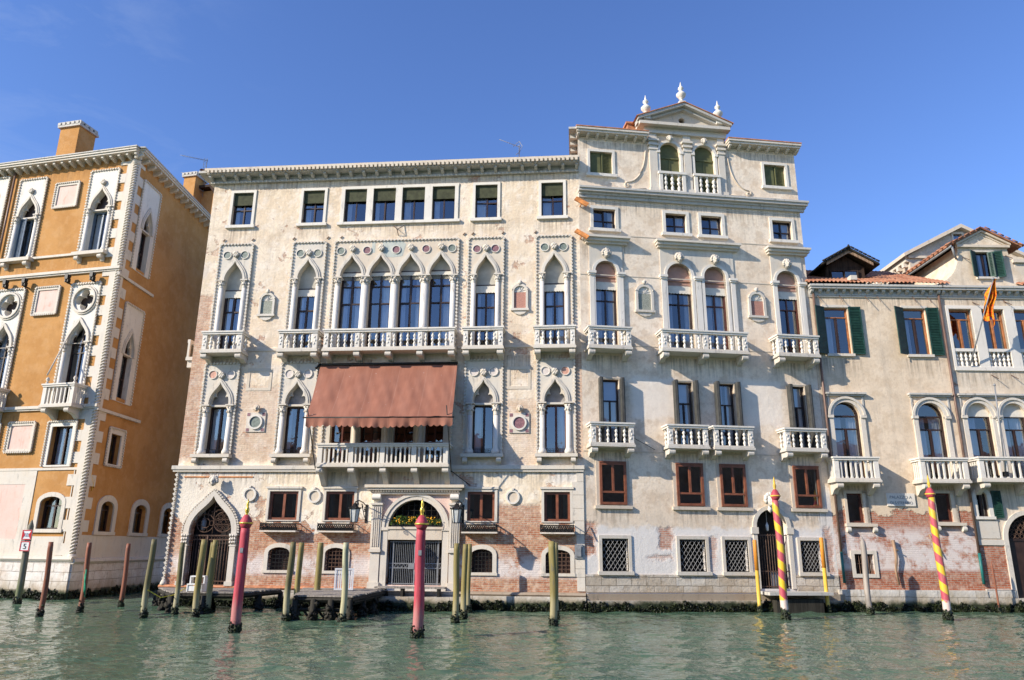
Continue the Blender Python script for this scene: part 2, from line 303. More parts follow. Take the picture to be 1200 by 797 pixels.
MT['wall_tower'] = wall_mat('tower_palace_plaster', mot=.8, drips=[(0, 10.8, 17.95, 1.1), (.1, 2.3, 15.7, 1.0), (.2, 2.1, 10.5, 1.3), (3.4, 7.3, 10.5, 1.3), (8.7, 10.7, 10.5, 1.3), (.2, 2.0, 6.3, 1.0), (3.5, 7.2, 6.3, 1.0), (8.7, 10.5, 6.3, 1.0), (.4, 2.0, 3.95, .9), (3.8, 7.2, 3.95, .8), (9.1, 10.6, 3.95, .8), (3.3, 3.5, 21, 2.4), (7.2, 7.4, 21, 2.4), (0, 3.3, 21, .8), (7.4, 10.8, 21, .8)], cols=((.76, .625, .475), (.82, .70, .555), (.60, .46, .325)), patches=[(-.2, .45, 2.1, 3.4), (3.1, 3.7, 2.4, 3.25, .9), (2.6, 3.7, 1.95, 2.1, .8), (5.25, 5.55, 2.0, 2.9, .7), (10.3, 10.7, 1.4, 3.3, .8), (5.2, 5.5, 1.5, 2.1, .4)],
    brickcol=((.50, .19, .11), (.58, .33, .22)), mortar=(.6, .5, .42), whites=[(-.5, 11.5, .5, 3.25, .85, (.72, .69, .65)), (2.2, 4.2, 7.8, 9.6, .6, (.84, .76, .66)), (7.0, 9.0, 7.6, 9.7, .6, (.82, .74, .64)), (10.2, 11, 2.0, 5, .6, (.66, .65, .64))], streak=.38, rough_b=.15, dirtcol=(.44, .35, .26))
MT['wall_orange'] = wall_mat('orange_palace_plaster', mot=.45, drips=[(-15, 0, 21.8, 1.1), (-7.8, -5.6, 16.4, .8), (-3.1, -1.0, 16.4, .8), (-8, -5, 8.4, 1.0), (-3.1, 0, 8.4, 1.0)], dripcol=(.20, .10, .04), cols=((.485, .255, .090), (.43, .215, .07), (.52, .305, .14)), streak=.18, rough_b=.12, dirtcol=(.36, .17, .05))
MT['wall_beige'] = wall_mat('beige_house_plaster', drips=[(.1, 6.2, 13.9, 1.2), (.4, 2.2, 10.8, 1.2), (4.2, 6, 10.8, 1.2), (0, 2.1, 5.1, 1.4), (3.7, 6, 5.1, 1.4)], mot=.7, cols=((.65, .52, .375), (.71, .58, .43), (.55, .42, .285)), brick_top=3.9, amp=.9, patches=[(.5, 2.2, 2.2, 3.4)], brickcol=((.38, .11, .055), (.50, .22, .13)), mortar=(.45, .36, .29), salt=(1.5, 3.6), streak=.35, rough_b=.15, whites=[(5.2, 6.3, 1.2, 2.2, .5), (3.1, 3.9, 1.8, 2.3, .6, (.42, .40, .36))])
MT['wall_beige2'] = wall_mat('gabled_house_plaster', drips=[(6.2, 12.5, 13.9, 1.2), (6.2, 12.5, 10.2, 1.0), (6.2, 12.5, 5.2, 2.0)], mot=.7, cols=((.64, .53, .40), (.70, .60, .47), (.54, .42, .29)), brick_top=2.65, amp=.3, flakes=.02, brickcol=((.38, .11, .055), (.50, .22, .13)), mortar=(.42, .34, .28), streak=.45, rough_b=.2)
MT['wall_back'] = wall_mat('back_house_plaster', ((.56, .48, .39), (.52, .44, .35), (.60, .53, .45)), None, .5, [], 0, streak=.2)
MT['wall_far'] = wall_mat('opposite_house_plaster', ((.36, .20, .13), (.40, .24, .16), (.42, .28, .2)), None, .5, [], 0, streak=.2)

# ------------------------------------------------------------------ mesh builder (local axes: x along the facade, -y towards the canal, z up)
class MB:
    def __init__(s): s.v = []; s.f = []; s.mi = []; s.sm = []
    def add(s, vs, fs, m=0, smooth=False):
        b = len(s.v); s.v += [tuple(v) for v in vs]
        for f in fs: s.f.append([b+i for i in f]); s.mi.append(m); s.sm.append(smooth)
        return s
    def box(s, x0, x1, y0, y1, z0, z1, m=0):
        return s.add([(x0, y0, z0), (x1, y0, z0), (x1, y1, z0), (x0, y1, z0), (x0, y0, z1), (x1, y0, z1), (x1, y1, z1), (x0, y1, z1)],
                     [(0, 1, 5, 4), (1, 2, 6, 5), (2, 3, 7, 6), (3, 0, 4, 7), (4, 5, 6, 7), (3, 2, 1, 0)], m)
    def obox(s, c, ax, ay, az, m=0):
        c = Vector(c); ax, ay, az = Vector(ax), Vector(ay), Vector(az)
        vs = [c+ax*i+ay*j+az*k for k in (-1, 1) for (i, j) in ((-1, -1), (1, -1), (1, 1), (-1, 1))]
        return s.add(vs, [(0, 1, 5, 4), (1, 2, 6, 5), (2, 3, 7, 6), (3, 0, 4, 7), (4, 5, 6, 7), (3, 2, 1, 0)], m)
    def prism(s, pts, y0, y1, m=0):
        n = len(pts); vs = [(x, y0, z) for x, z in pts]+[(x, y1, z) for x, z in pts]
        return s.add(vs, [tuple(range(n)), tuple(range(2*n-1, n-1, -1))]+[(i, i+n, (i+1) % n+n, (i+1) % n) for i in range(n)], m)
    def xprism(s, pts, x0, x1, m=0):
        n = len(pts); vs = [(x0, y, z) for y, z in pts]+[(x1, y, z) for y, z in pts]
        return s.add(vs, [tuple(range(n)), tuple(range(2*n-1, n-1, -1))]+[(i, i+n, (i+1) % n+n, (i+1) % n) for i in range(n)], m)
    def band(s, a, b, y0, y1, closed=False, m=0):
        """solid between two xz curves of equal length, from y0 (front) to y1"""
        n = len(a); vs = [(x, y0, z) for x, z in a]+[(x, y0, z) for x, z in b]+[(x, y1, z) for x, z in a]+[(x, y1, z) for x, z in b]
        fs = []
        for i in range(n if closed else n-1):
            j = (i+1) % n; fs += [(i, j, n+j, n+i), (2*n+i, 3*n+i, 3*n+j, 2*n+j), (i, 2*n+i, 2*n+j, j), (n+i, n+j, 3*n+j, 3*n+i)]
        if not closed: fs += [(0, n, 3*n, 2*n), (n-1, 3*n-1, 4*n-1, 2*n-1)]
        return s.add(vs, fs, m)
    def ring(s, x0, x1, z0, z1, w, y0, y1, m=0, wb=None):
        wb = w if wb is None else wb
        return s.band([(x0, z0), (x1, z0), (x1, z1), (x0, z1)], [(x0+w, z0+wb), (x1-w, z0+wb), (x1-w, z1-w), (x0+w, z1-w)], y0, y1, True, m)
    def plate(s, outer, holes, y, reveal=.3, m=0, side=0.):
        polys = [[Vector((x, z, 0)) for x, z in outer]]+[[Vector((x, z, 0)) for x, z in h] for h in holes]
        flat = [p for q in polys for p in q]; tris = tessellate_polygon(polys)
        vs = [(p.x, y, p.y) for p in flat]
        fs = []
        for t in tris:
            a, b, c = (flat[i] for i in t); fs.append(t if (b-a).cross(c-a).z > 0 else (t[0], t[2], t[1]))
        s.add(vs, fs, m)
        for h in holes:
            n = len(h); s.add([(x, y, z) for x, z in h]+[(x, y+reveal, z) for x, z in h], [(i, (i+1) % n, (i+1) % n+n, i+n) for i in range(n)], m)
        if side:
            n = len(outer); s.add([(x, y, z) for x, z in outer]+[(x, y+side, z) for x, z in outer], [(i, i+n, (i+1) % n+n, (i+1) % n) for i in range(n)], m)
        return s
    def lathe(s, c, prof, n=10, m=0, smooth=True, sx=1, sy=1):
        vs = []
        for r, z in prof:
            for k in range(n):
                a = 2*math.pi*k/n; vs.append((c[0]+r*math.cos(a)*sx, c[1]+r*math.sin(a)*sy, c[2]+z))
        fs = [(i*n+k, i*n+(k+1) % n, (i+1)*n+(k+1) % n, (i+1)*n+k) for i in range(len(prof)-1) for k in range(n)]
        fs += [tuple(range(n-1, -1, -1)), tuple((len(prof)-1)*n+k for k in range(n))]
        return s.add(vs, fs, m, smooth)
    def disc(s, cx, cz, r, y0, y1, n=20, m=0):
        return s.prism([(cx+r*math.cos(2*math.pi*k/n), cz+r*math.sin(2*math.pi*k/n)) for k in range(n)], y0, y1, m)
    def annulus(s, cx, cz, r0, r1, y0, y1, n=20, m=0):
        f = lambda r: [(cx+r*math.cos(2*math.pi*k/n), cz+r*math.sin(2*math.pi*k/n)) for k in range(n)]
        return s.band(f(r1), f(r0), y0, y1, True, m)
    def tube(s, pts, r, n=6, m=0, r2=None):
        pts = [Vector(p) for p in pts]; N_ = len(pts); vs = []
        for i, p in enumerate(pts):
            d = (pts[min(i+1, N_-1)]-pts[max(i-1, 0)]).normalized(); u = d.cross(Vector((0, 0, 1)) if abs(d.z) < .9 else Vector((1, 0, 0))).normalized(); w = d.cross(u)
            rr = r if r2 is None else r+(r2-r)*i/(N_-1)
            for k in range(n):
                a = 2*math.pi*k/n; vs.append(p+u*math.cos(a)*rr+w*math.sin(a)*rr)
        fs = [(i*n+k, i*n+(k+1) % n, (i+1)*n+(k+1) % n, (i+1)*n+k) for i in range(N_-1) for k in range(n)]+[tuple(range(n-1, -1, -1)), tuple((N_-1)*n+k for k in range(n))]
        return s.add(vs, fs, m, n > 4)
    def blob(s, c, r, jit=.15, n=7, m=0, sc=(1, 1, 1), seed=None):
        rnd = random.Random(seed if seed is not None else hash((round(c[0], 2), round(c[2], 2)))); vs = []; rows = 5
        for i in range(rows+1):
            th = math.pi*i/rows
            for k in range(n):
                a = 2*math.pi*k/n+i*.4; q = r*(1+rnd.uniform(-jit, jit)); vs.append((c[0]+q*math.sin(th)*math.cos(a)*sc[0], c[1]+q*math.sin(th)*math.sin(a)*sc[1], c[2]+q*math.cos(th)*sc[2]))
        return s.add(vs, [(i*n+k, (i+1)*n+k, (i+1)*n+(k+1) % n, i*n+(k+1) % n) for i in range(rows) for k in range(n)], m, True)
    def rope(s, pts, w=.045, y=-.08, step=.16, m=0):
        """twisted rope / dentil moulding along an xz polyline"""
        for (x0, z0), (x1, z1) in zip(pts, pts[1:]):
            L = math.hypot(x1-x0, z1-z0); n = max(1, round(L/step)); dx, dz = (x1-x0)/L, (z1-z0)/L
            s.obox(((x0+x1)/2, y+.035, (z0+z1)/2), (dx*L/2, 0, dz*L/2), (0, .012, 0), (-dz*w*.55, 0, dx*w*.55), m)
            for i in range(n):
                f = (i+.5)/n; cx, cz = x0+(x1-x0)*f, z0+(z1-z0)*f; a = Vector((dx*.8-dz*.6, 0, dz*.8+dx*.6)); b = Vector((-a.z, 0, a.x))
                s.obox((cx, y, cz), a*(w*1.1), (0, w*.7, 0), b*(step*.25), m)
        return s
    def build(s, name, mats, parent=None, label=None):
        me = bpy.data.meshes.new(name); me.from_pydata(s.v, [], s.f)
        if not isinstance(mats, (list, tuple)): mats = [mats]
        for q in mats: me.materials.append(MT[q] if isinstance(q, str) else q)
        me.polygons.foreach_set('material_index', s.mi); me.polygons.foreach_set('use_smooth', s.sm); me.update()
        return link(name, me, parent, label)
def link(name, me, parent=None, label=None, loc=None, rot=None, scale=None):
    o = bpy.data.objects.new(name, me); COL.objects.link(o)
    if parent is not None: o.parent = parent
    if loc is not None: o.location = loc
    if rot is not None: o.rotation_euler = rot
    if scale is not None: o.scale = scale
    if label: o['label'] = label
    return o
def tag(o, label, cat, group=None):
    o['label'] = label; o['category'] = cat
    if group: o['group'] = group
    return o
def thing(name, label, cat, loc=(0, 0, 0), rz=0., group=None):
    return tag(link(name, None, None, None, loc, (0, 0, rz)), label, cat, group)

# ------------------------------------------------------------------ curves
def bez(p0, p1, p2, p3, n=8):
    return [tuple((1-t)**3*a+3*(1-t)**2*t*b+3*(1-t)*t*t*c+t**3*d for a, b, c, d in zip(p0, p1, p2, p3)) for t in [i/n for i in range(n+1)]]
def ogee(cx, zs, h, H, n=9):
    """right spring -> apex -> left spring"""
    r = bez((1, 0), (1.02, .58), (.22, .66), (0, 1), n)
    pts = r+[(-x, z) for x, z in reversed(r[:-1])]
    return [(cx+x*h, zs+z*H) for x, z in pts]
def rnd(cx, zs, h, H=None, n=16):
    H = h if H is None else H
    return [(cx+h*math.cos(math.pi*i/n), zs+H*math.sin(math.pi*i/n)) for i in range(n+1)]
def trefoil(cx, zs, h, H):
    r = bez((1, 0), (1.03, .34), (.78, .50), (.46, .40), 5)+bez((.46, .40), (.78, .62), (.42, .86), (0, 1), 6)[1:]
    pts = r+[(-x, z) for x, z in reversed(r[:-1])]; return [(cx+x*h, zs+z*H) for x, z in pts]
def offs(pts, d):
    out = []
    for i, (x, z) in enumerate(pts):
        a = pts[max(i-1, 0)]; b = pts[min(i+1, len(pts)-1)]; dx, dz = b[0]-a[0], b[1]-a[1]; L = math.hypot(dx, dz) or 1
        out.append((x+dz/L*d, z-dx/L*d))
    return out
def rect(x0, x1, z0, z1): return [(x0, z0), (x1, z0), (x1, z1), (x0, z1)]

# ------------------------------------------------------------------ joinery
def casement(par, x0, x1, z0, z1, y, mat='wood_dark', vm=(.5,), tr=(), w=.06, arch=None, d=.05, name='window_frame', pane=True):
    """wooden frame (x0..x1, z0..z1) with mullions vm and transoms tr given as fractions, one pane mesh behind it"""
    m = MB(); m.ring(x0, x1, z0, z1, w, y-d, y+d)
    for f in vm: c = x0+(x1-x0)*f; m.box(c-w*.55, c+w*.55, y-d*.9, y+d*.9, z0+w, z1-w)
    for f in tr: c = z0+(z1-z0)*f; m.box(x0+w, x1-w, y-d*.8, y+d*.8, c-w*.42, c+w*.42)
    fr = m.build(name, mat, par)
    if pane:
        pr_ = random.Random(int((x0*7+z0*3)*991)); p_ = MB(); xs_ = [x0+w*.5]+[x0+(x1-x0)*f for f in vm]+[x1-w*.5]; zs_ = [z0+w*.5]+[z0+(z1-z0)*f for f in tr]+[z1-w*.5]
        for xa, xb in zip(xs_, xs_[1:]):
            for za, zb in zip(zs_, zs_[1:]):
                ta, tb = pr_.gauss(0, .010), pr_.gauss(0, .008); p_.add([(xa, y+.012-ta-tb, za), (xb, y+.012+ta-tb, za), (xb, y+.012+ta+tb, zb), (xa, y+.012-ta+tb, zb)], [(0, 1, 2, 3)])
        p_.build('pane', 'glass', par)
    return fr
def curtain(par, x0, x1, z0, z1, y, sides=(0, 1), frac=.32, mat='curtain'):
    m = MB(); cr = random.Random(int((x0+z0*3)*997)); frac *= cr.uniform(.6, 1.25)
    if len(sides) == 2 and cr.random() < .3: sides = (cr.choice((0, 1)),)
    for sd_ in sides:
        w = (x1-x0)*frac*cr.uniform(.8, 1.15); a = x0 if sd_ == 0 else x1-w; n = 16
        pts = [(a+w*i/n, y+.03*math.sin(i*2.1)+.015*math.sin(i*5)) for i in range(n+1)]
        m.add([(x, q, z0) for x, q in pts]+[(x, q, z1) for x, q in pts], [(i, i+1, n+2+i, n+1+i) for i in range(n)], 0, True)
    m.build('curtain', mat, par)
def scallop(par, x0, x1, z0, z1, y, mat='blind', n=8, name='blind'):
    pts = [(x0, z1)]
    for i in range(n):
        a = x0+(x1-x0)*i/n; b = x0+(x1-x0)*(i+1)/n; pts += [(a, z0+.03), (a+(b-a)*.25, z0), (a+(b-a)*.75, z0)]
    pts += [(x1, z0+.03), (x1, z1)]
    return MB().prism(pts[::-1], y, y+.02).build(name, mat, par)
def louvre(par, x0, x1, z0, z1, y, mat, name='shutter', label=None, ax=None):
    """louvred shutter leaf; ax = local x direction when the leaf is swung open"""
    m = MB(); w = x1-x0; m.ring(0, w, z0, z1, .06, -.02, .02)
    n = int((z1-z0-.12)/.075)
    for i in range(n): c = z0+.06+(i+.5)*(z1-z0-.12)/n; m.obox((w/2, 0, c), (w/2-.06, 0, 0), (0, .018, .020), (0, -.004, .006))
    m.box(.06, w-.06, .008, .014, z0+.06, z1-.06)
    o = m.build(name, mat, par, label); o.location = (x0, y, 0)
    if ax: o.rotation_euler = (0, 0, ax)
    return o
def bar_grate(par, x0, x1, z0, z1, y, nx, nz, r=.014, mat='iron', diamond=False, name='grille', clip=None):
    m = MB()
    inside = (lambda x, z: True) if clip is None else clip
    def seg(ax, az, bx, bz):
        n = 14; run = []
        for i in range(n+1):
            f = i/n; x, z = ax+(bx-ax)*f, az+(bz-az)*f
            if inside(x, z): run.append((x, z))
            else:
                if len(run) > 1: m.tube([(run[0][0], y, run[0][1]), (run[-1][0], y, run[-1][1])], r, 4)
                run = []
        if len(run) > 1: m.tube([(run[0][0], y, run[0][1]), (run[-1][0], y, run[-1][1])], r, 4)
    if diamond:
        SL = 1.45; W, H = x1-x0, (z1-z0)/SL; st = W/nx
        for sgn in (1, -1):
            c = -H
            while c < W:
                a, b = max(0, c), min(W, c+H)
                if b-a > .03:
                    za, zb = (a-c)*SL, (b-c)*SL
                    if sgn == 1: seg(x0+a, z0+za, x0+b, z0+zb)
                    else: seg(x1-a, z0+za, x1-b, z0+zb)
                c += st
    else:
        for i in range(1, nx): x = x0+(x1-x0)*i/nx; seg(x, z0, x, z1)
        for i in range(1, nz): z = z0+(z1-z0)*i/nz; seg(x0, z, x1, z)
    return m.build(name, mat, par)

# ------------------------------------------------------------------ balusters and balconies
def baluster_mesh():
    m = MB(); p = [(.055, 0), (.055, .05), (.035, .07), (.062, .14), (.066, .20), (.045, .27), (.026, .33), (.03, .36), (.062, .40), (.07, .46), (.062, .52), (.034, .57), (.03, .60), (.064, .67), (.066, .73), (.045, .80), (.028, .87), (.034, .91), (.055, .94), (.055, 1)]
    m.lathe((0, 0, 0), [(r, z) for r, z in p], 8); me_o = m.build('baluster', 'stone_clean'); me = me_o.data; bpy.data.objects.remove(me_o); return me
def slim_mesh():
    m = MB(); m.box(-.05, .05, -.035, .035, 0, .08); m.box(-.032, .032, -.03, .03, .08, .9); m.box(-.055, .055, -.035, .035, .9, 1)
    me_o = m.build('baluster', 'stone_clean'); me = me_o.data; bpy.data.objects.remove(me_o); return me
BAL = {'bulb': baluster_mesh(), 'slim': slim_mesh()}
def scroll_bracket(m, x, w, z1, out, h):
    """console: S-shaped side profile in y-z, extruded across x"""
    pts = [(0, z1), (-out, z1), (-out-.03, z1-.08), (-out+.02, z1-.20), (-out*.72, z1-.24), (-out*.45, z1-h*.62), (-out*.18, z1-h*.95), (0, z1-h)]
    m.xprism(pts, x-w/2, x+w/2); n = 12
    cy, cz, r = -out+.06, z1-.13, .115
    m.xprism([(cy+r*math.cos(2*math.pi*k/n), cz+r*math.sin(2*math.pi*k/n)) for k in range(n)], x-w/2-.02, x+w/2+.02)
def balcony(B, x0, x1, zt, zf, out, bays=(4,), style='bulb', brk=None, bh=.42, pier=.20, mat='stone', flip=None, sideN=2, label=None, emblem=True, pierbr=True, wedge=False):
    """zt = top of the rail, zf = underside of the slab. bays = balusters per bay"""
    slab = MB(); slab.box(x0-.05, x1+.05, -out-.05, .02, zf, zf+.10); slab.box(x0-.02, x1+.02, -out-.02, .02, zf+.10, zf+.17)
    if flip: slab_o = slab.build('balcony', mat, B, label); flip(slab_o)
    else: slab_o = slab.build('balcony', mat, B, label)
    S = slab_o; z0, z1 = zf+.17, zt-.15
    r = MB(); r.box(x0-.02, x1+.02, -out-.04, -out+.17, zt-.15, zt-.07); r.box(x0-.06, x1+.06, -out-.08, -out+.20, zt-.07, zt)
    for a, b in ((x0-.02, x0+.19), (x1-.19, x1+.02)): r.box(a, b, -out+.17, 0, zt-.15, zt-.07)
    for a, b in ((x0-.06, x0+.22), (x1-.22, x1+.06)): r.box(a, b, -out+.20, 0, zt-.07, zt)
    r.build('balcony_rail', 'stone_clean', S)
    nb = len(bays); W = (x1-x0-pier)/nb
    for i in range(nb+1):
        c = x0+pier/2+W*i; m = MB(); m.box(c-pier/2, c+pier/2, -out, -out+pier*.8, z0, z1)
        if emblem:
            for k in range(3): m.blob((c+.02*((k % 2)*2-1), -out-.005, z0+(z1-z0)*(.28+.22*k)), .05, .3, 6, 0, (1, .45, 1))
        m.build('pier', 'stone_clean', S)
    me = BAL[style]; h = z1-z0; n0 = None
    for i, n in enumerate(bays):
        a = x0+pier+W*i
        for k in range(n): link('baluster', me, S, None, (a+(W-pier)*(k+.5)/n, -out+.075, z0), None, (1, 1, h))
    for xs in (x0+.08, x1-.08):
        for k in range(sideN): link('baluster', me, S, None, (xs, -out+.17+(out-.17)*(k+.5)/sideN, z0), (0, 0, math.pi/2), (1, 1, h))
    if brk is None: brk = [x0+.16, x1-.16]
    for x in brk: m = MB(); scroll_bracket(m, x, .22, zf, out*.95, bh); m.build('bracket', 'stone_dirty' if 0 else mat, S)
    return S

def eave(B, x0, x1, zb, zt, out, step, name='cornice', mat='stone_dirty', bw=.13, bh=.28, toothed=False, y=0., dent=True, back=True):
    m = MB(); m.box(x0, x1, y-.08, y+.05, zb if back else zt-.04, zt); m.box(x0-.0, x1+.0, y-out, y+.05, zt, zt+.10); m.box(x0-.04, x1+.04, y-out-.06, y+.05, zt+.10, zt+.20)
    if dent:
        m.box(x0, x1, y-.14, y+.05, zb-.06, zb+.03)
    if toothed:
        n = int((x1-x0)/.20); tm = MB().box(x0-.1, x1, y-out-.11, y-out-.05, zt+.14, zt+.26)
        for i in range(n): a = x0+(x1-x0)*(i+.15)/n; tm.box(a, a+.12, y-out-.13, y-out-.055, zt+.02, zt+.17)
    c = m.build(name, mat, B)
    if toothed: tm.build('toothed_lip', 'stone_warm', c)
    n = max(2, round((x1-x0)/step)); b = MB()
    b.xprism([(0, zt), (-out+.08, zt), (-out+.08, zt-bh*.45), (-out*.55, zt-bh*.75), (-.06, zt-bh), (0, zt-bh)], -bw/2, bw/2)
    o0 = b.build('bracket', mat, c); xs_ = [x0+bw/2+.04+(x1-x0-bw-.08)*i/n for i in range(n+1)]; o0.location = (xs_[0], y, 0)
    for x in xs_[1:]: link('bracket', o0.data, c, None, (x, y, 0))
    return c
def tile_roof(B, x0, x1, y0, z0, y1, z1, pitch=.19, name='roof', rows=.38, mat='tiles', xo=0):
    """pan-tile roof sheet from the eave (y0,z0) up to the ridge (y1,z1)"""
    nx = int((x1-x0)/pitch)*6; L = math.hypot(y1-y0, z1-z0); nr = max(2, int(L/rows)); vs = []; fs = []
    xs = np.linspace(x0, x1, nx+1)
    for r in range(nr+1):
        for lift in ((0.,) if r == 0 else ((0., ) if r == nr else (.035, 0.))):
            t = r/nr
            for i, x in enumerate(xs):
                jit = .012*math.sin(i//6*12.9+r*7.7); vs.append((x, y0+(y1-y0)*t, z0+(z1-z0)*t+lift+abs(math.sin(math.pi*(x-x0)/pitch))*.085+jit))
    R = len(vs)//(nx+1)
    for r in range(R-1):
        for i in range(nx): a = r*(nx+1)+i; fs.append((a, a+1, a+nx+2, a+nx+1))
    o = MB().add(vs, fs).build(name, mat, B); return o
def head(m, c, r, seed=1):
    """carved keystone head"""
    x, y, z = c; m.blob((x, y, z), r, .1, 9, 0, (.8, .8, 1.1), seed); m.blob((x, y-.75*r, z-.08*r), r*.25, .1, 6, 0, (1, 1.2, 1.4), seed)
    m.blob((x, y-.55*r, z-.55*r), r*.38, .15, 6, 0, (1, .8, .8), seed)
    for k in range(9): a = math.pi*(k/8)*1.2-.3; m.blob((x+math.cos(a)*r*.85, y-.1*r, z+math.sin(a)*r*.85+.1*r), r*.36, .3, 6, 0, (1, 1, 1), seed+k)
    for sx in (-1, 1): m.blob((x+sx*r*.3, y-.62*r, z+.2*r), r*.16, .1, 5, 0, (1.3, .6, .8), seed)
def finial(m, x, y, z, s=1.):
    m.lathe((x, y, z-.16*s), [(.03*s, 0), (.06*s, .05*s), (.03*s, .10*s), (.05*s, .14*s)], 7)
    for a, b in ((-.1, .02), (.1, .02), (0, .14), (0, 0), (-.06, .1), (.06, .1), (-.05, -.05), (.05, -.05)): m.blob((x+a*s, y-.03, z+b*s), .075*s, .3, 6, 0, (1, .8, 1), int((a+b+2)*1000))
def capital(m, x, y, z0, z1, r):
    m.lathe((x, y, z0), [(r*.95, 0), (r*1.1, .02), (r, .04), (r*1.05, (z1-z0)*.45), (r*1.5, (z1-z0)*.8)], 10)
    for k in range(8):
        a = k*math.pi/4; m.blob((x+math.cos(a)*r*1.15, y+math.sin(a)*r*1.15, z0+(z1-z0)*.42), r*.38, .25, 5, 0, (1, 1, 1.3), k); m.blob((x+math.cos(a+.4)*r*1.4, y+math.sin(a+.4)*r*1.4, z0+(z1-z0)*.75), r*.34, .25, 5, 0, (1, 1, 1), k+9)
    m.box(x-r*1.65, x+r*1.65, y-r*1.6, y+r*1.6, z1-.06, z1)
def roundel(par, x, z, r, col, y=-.06, name='roundel'):
    o = MB().annulus(x, z, r*.85, r, y-.05, y+.02, 22).build(name, 'stone_clean', par); MB().disc(x, z, r*.87, y-.015, y+.02, 22).build('disc', col, o); return o

def gothic_window(B, xl, xr, zb, zt, cx, hw, zs, za, lintel, panes=((.5,), (.33, .62)), discs=('green_disc', 'green_disc'), disc_z=None, lun='lunette', cap=(13.9, 14.3), blind_d=.34, wood='wood_dark', cur=True, tre=False, plate_mat='stone_warm', sill=None, cols=True, y=0., T=None, label=None, fin=True, sub=None, rope_w=.044, curt_sides=(0, 1), coltype=.105, shutter=None):
    """one or several ogee lights in a rope-edged stone panel; cx may be a list"""
    cs = cx if isinstance(cx, (list, tuple)) else [cx]
    holes = []
    for c in cs: holes.append([(c-hw, zb+.02), (c+hw, zb+.02)]+ogee(c, zs, hw, za-zs))
    m = MB().plate(rect(xl, xr, zb, zt), holes, y-.05, .42, 0, .10); W = m.build('gothic_window', plate_mat, B, label)
    def fx(o):
        if T: T(o)
        return o
    fx(W)
    rp = MB().rope([(xl, zb), (xl, zt), (xr, zt), (xr, zb)], rope_w, y-.09); rp.build('rope_moulding', 'stone', W)
    ar = MB()
    for c in cs:
        a = ogee(c, zs, hw, za-zs); o1 = offs(a, .10); o2 = offs(a, .17)
        a[0] = (a[0][0], zs); ar.band(offs(a, -.005), o1, y-.13, y-.045); ar.band(offs(a, .095), o2, y-.10, y-.045)
    ar.build('arch_moulding', 'stone', W)
    if fin:
        for c in cs: q = MB(); finial(q, c, y-.12, za+.30, .95); q.build('finial', 'stone', W)
    edges = sorted(set([round(c+s_*(hw+.09), 3) for c in cs for s_ in (-1, 1)]))
    if len(cs) > 1:
        e2 = [edges[0]]
        for a, b in zip(cs, cs[1:]): e2.append((a+b)/2)
        e2.append(edges[-1]); edges = e2
    if cols:
        for i, e in enumerate(edges):
            r = coltype*(1.35 if (len(cs) > 1 and 0 < i < len(edges)-1) else 1); yy = y-.045
            q = MB().lathe((e, yy, zb+.02), [(r*1.5, 0), (r*1.5, .12), (r*1.15, .2), (r, .26), (r*.93, cap[0]-zb-.02)], 14); q.build('column', 'stone_clean', W)
            q = MB(); capital(q, e, yy, cap[0], cap[1], r*.95); q.build('capital', 'stone', W)
    if discs:
        dz = disc_z if disc_z else (za+zt)/2-.02
        if len(cs) == 1: pos = [(xl+cs[0]-hw*.0)/2-.02, (xr+cs[0])/2+.02]
        else: pos = [xl+.3]+[(a+b)/2 for a, b in zip(cs, cs[1:])]+[xr-.3]
        for p_, d_ in zip(pos, discs): roundel(W, p_, dz, .205, d_, y-.05)
    for c in cs:
        q = MB().add([(x, y+.26, z) for x, z in [(c-hw, lintel), (c+hw, lintel)]+ogee(c, zs, hw, za-zs)], [tuple(range(2+19))]); q.build('lunette', lun, W)
        if tre:
            hp = trefoil(c, zs, hw*.9, (za-zs)*.9); a = ogee(c, zs, hw, za-zs)
            MB().plate([(c-hw, zs-.005), (c+hw, zs-.005)]+a, [[(c-hw*.9, zs+.001)]+[(c+hw*.9, zs+.001)]+hp[1:-1]], y+.06, .1).build('tracery', 'stone', W)
            MB().box(c-hw, c+hw, y+.02, y+.3, lintel-.03, lintel+.05).build('lintel', 'stone', W)
        else: MB().box(c-hw, c+hw, y+.18, y+.3, lintel-.02, lintel+.03).build('lintel', 'wood_dark', W)
        ztop = lintel-.02
        if blind_d: scallop(W, c-hw, c+hw, ztop-blind_d, ztop, y+.19)
        zw = sill if sill else zb
        casement(W, c-hw, c+hw, zw+.02, ztop, y+.27, wood, panes[0], panes[1], .08)
        if cur: curtain(W, c-hw+.05, c+hw-.05, zw+.05, ztop, y+.42, curt_sides)
        if shutter: louvre(W, c-hw+.02, c-hw+.55, zw+.05, ztop, y+.1, shutter, 'shutter', None, -.25)
    return W

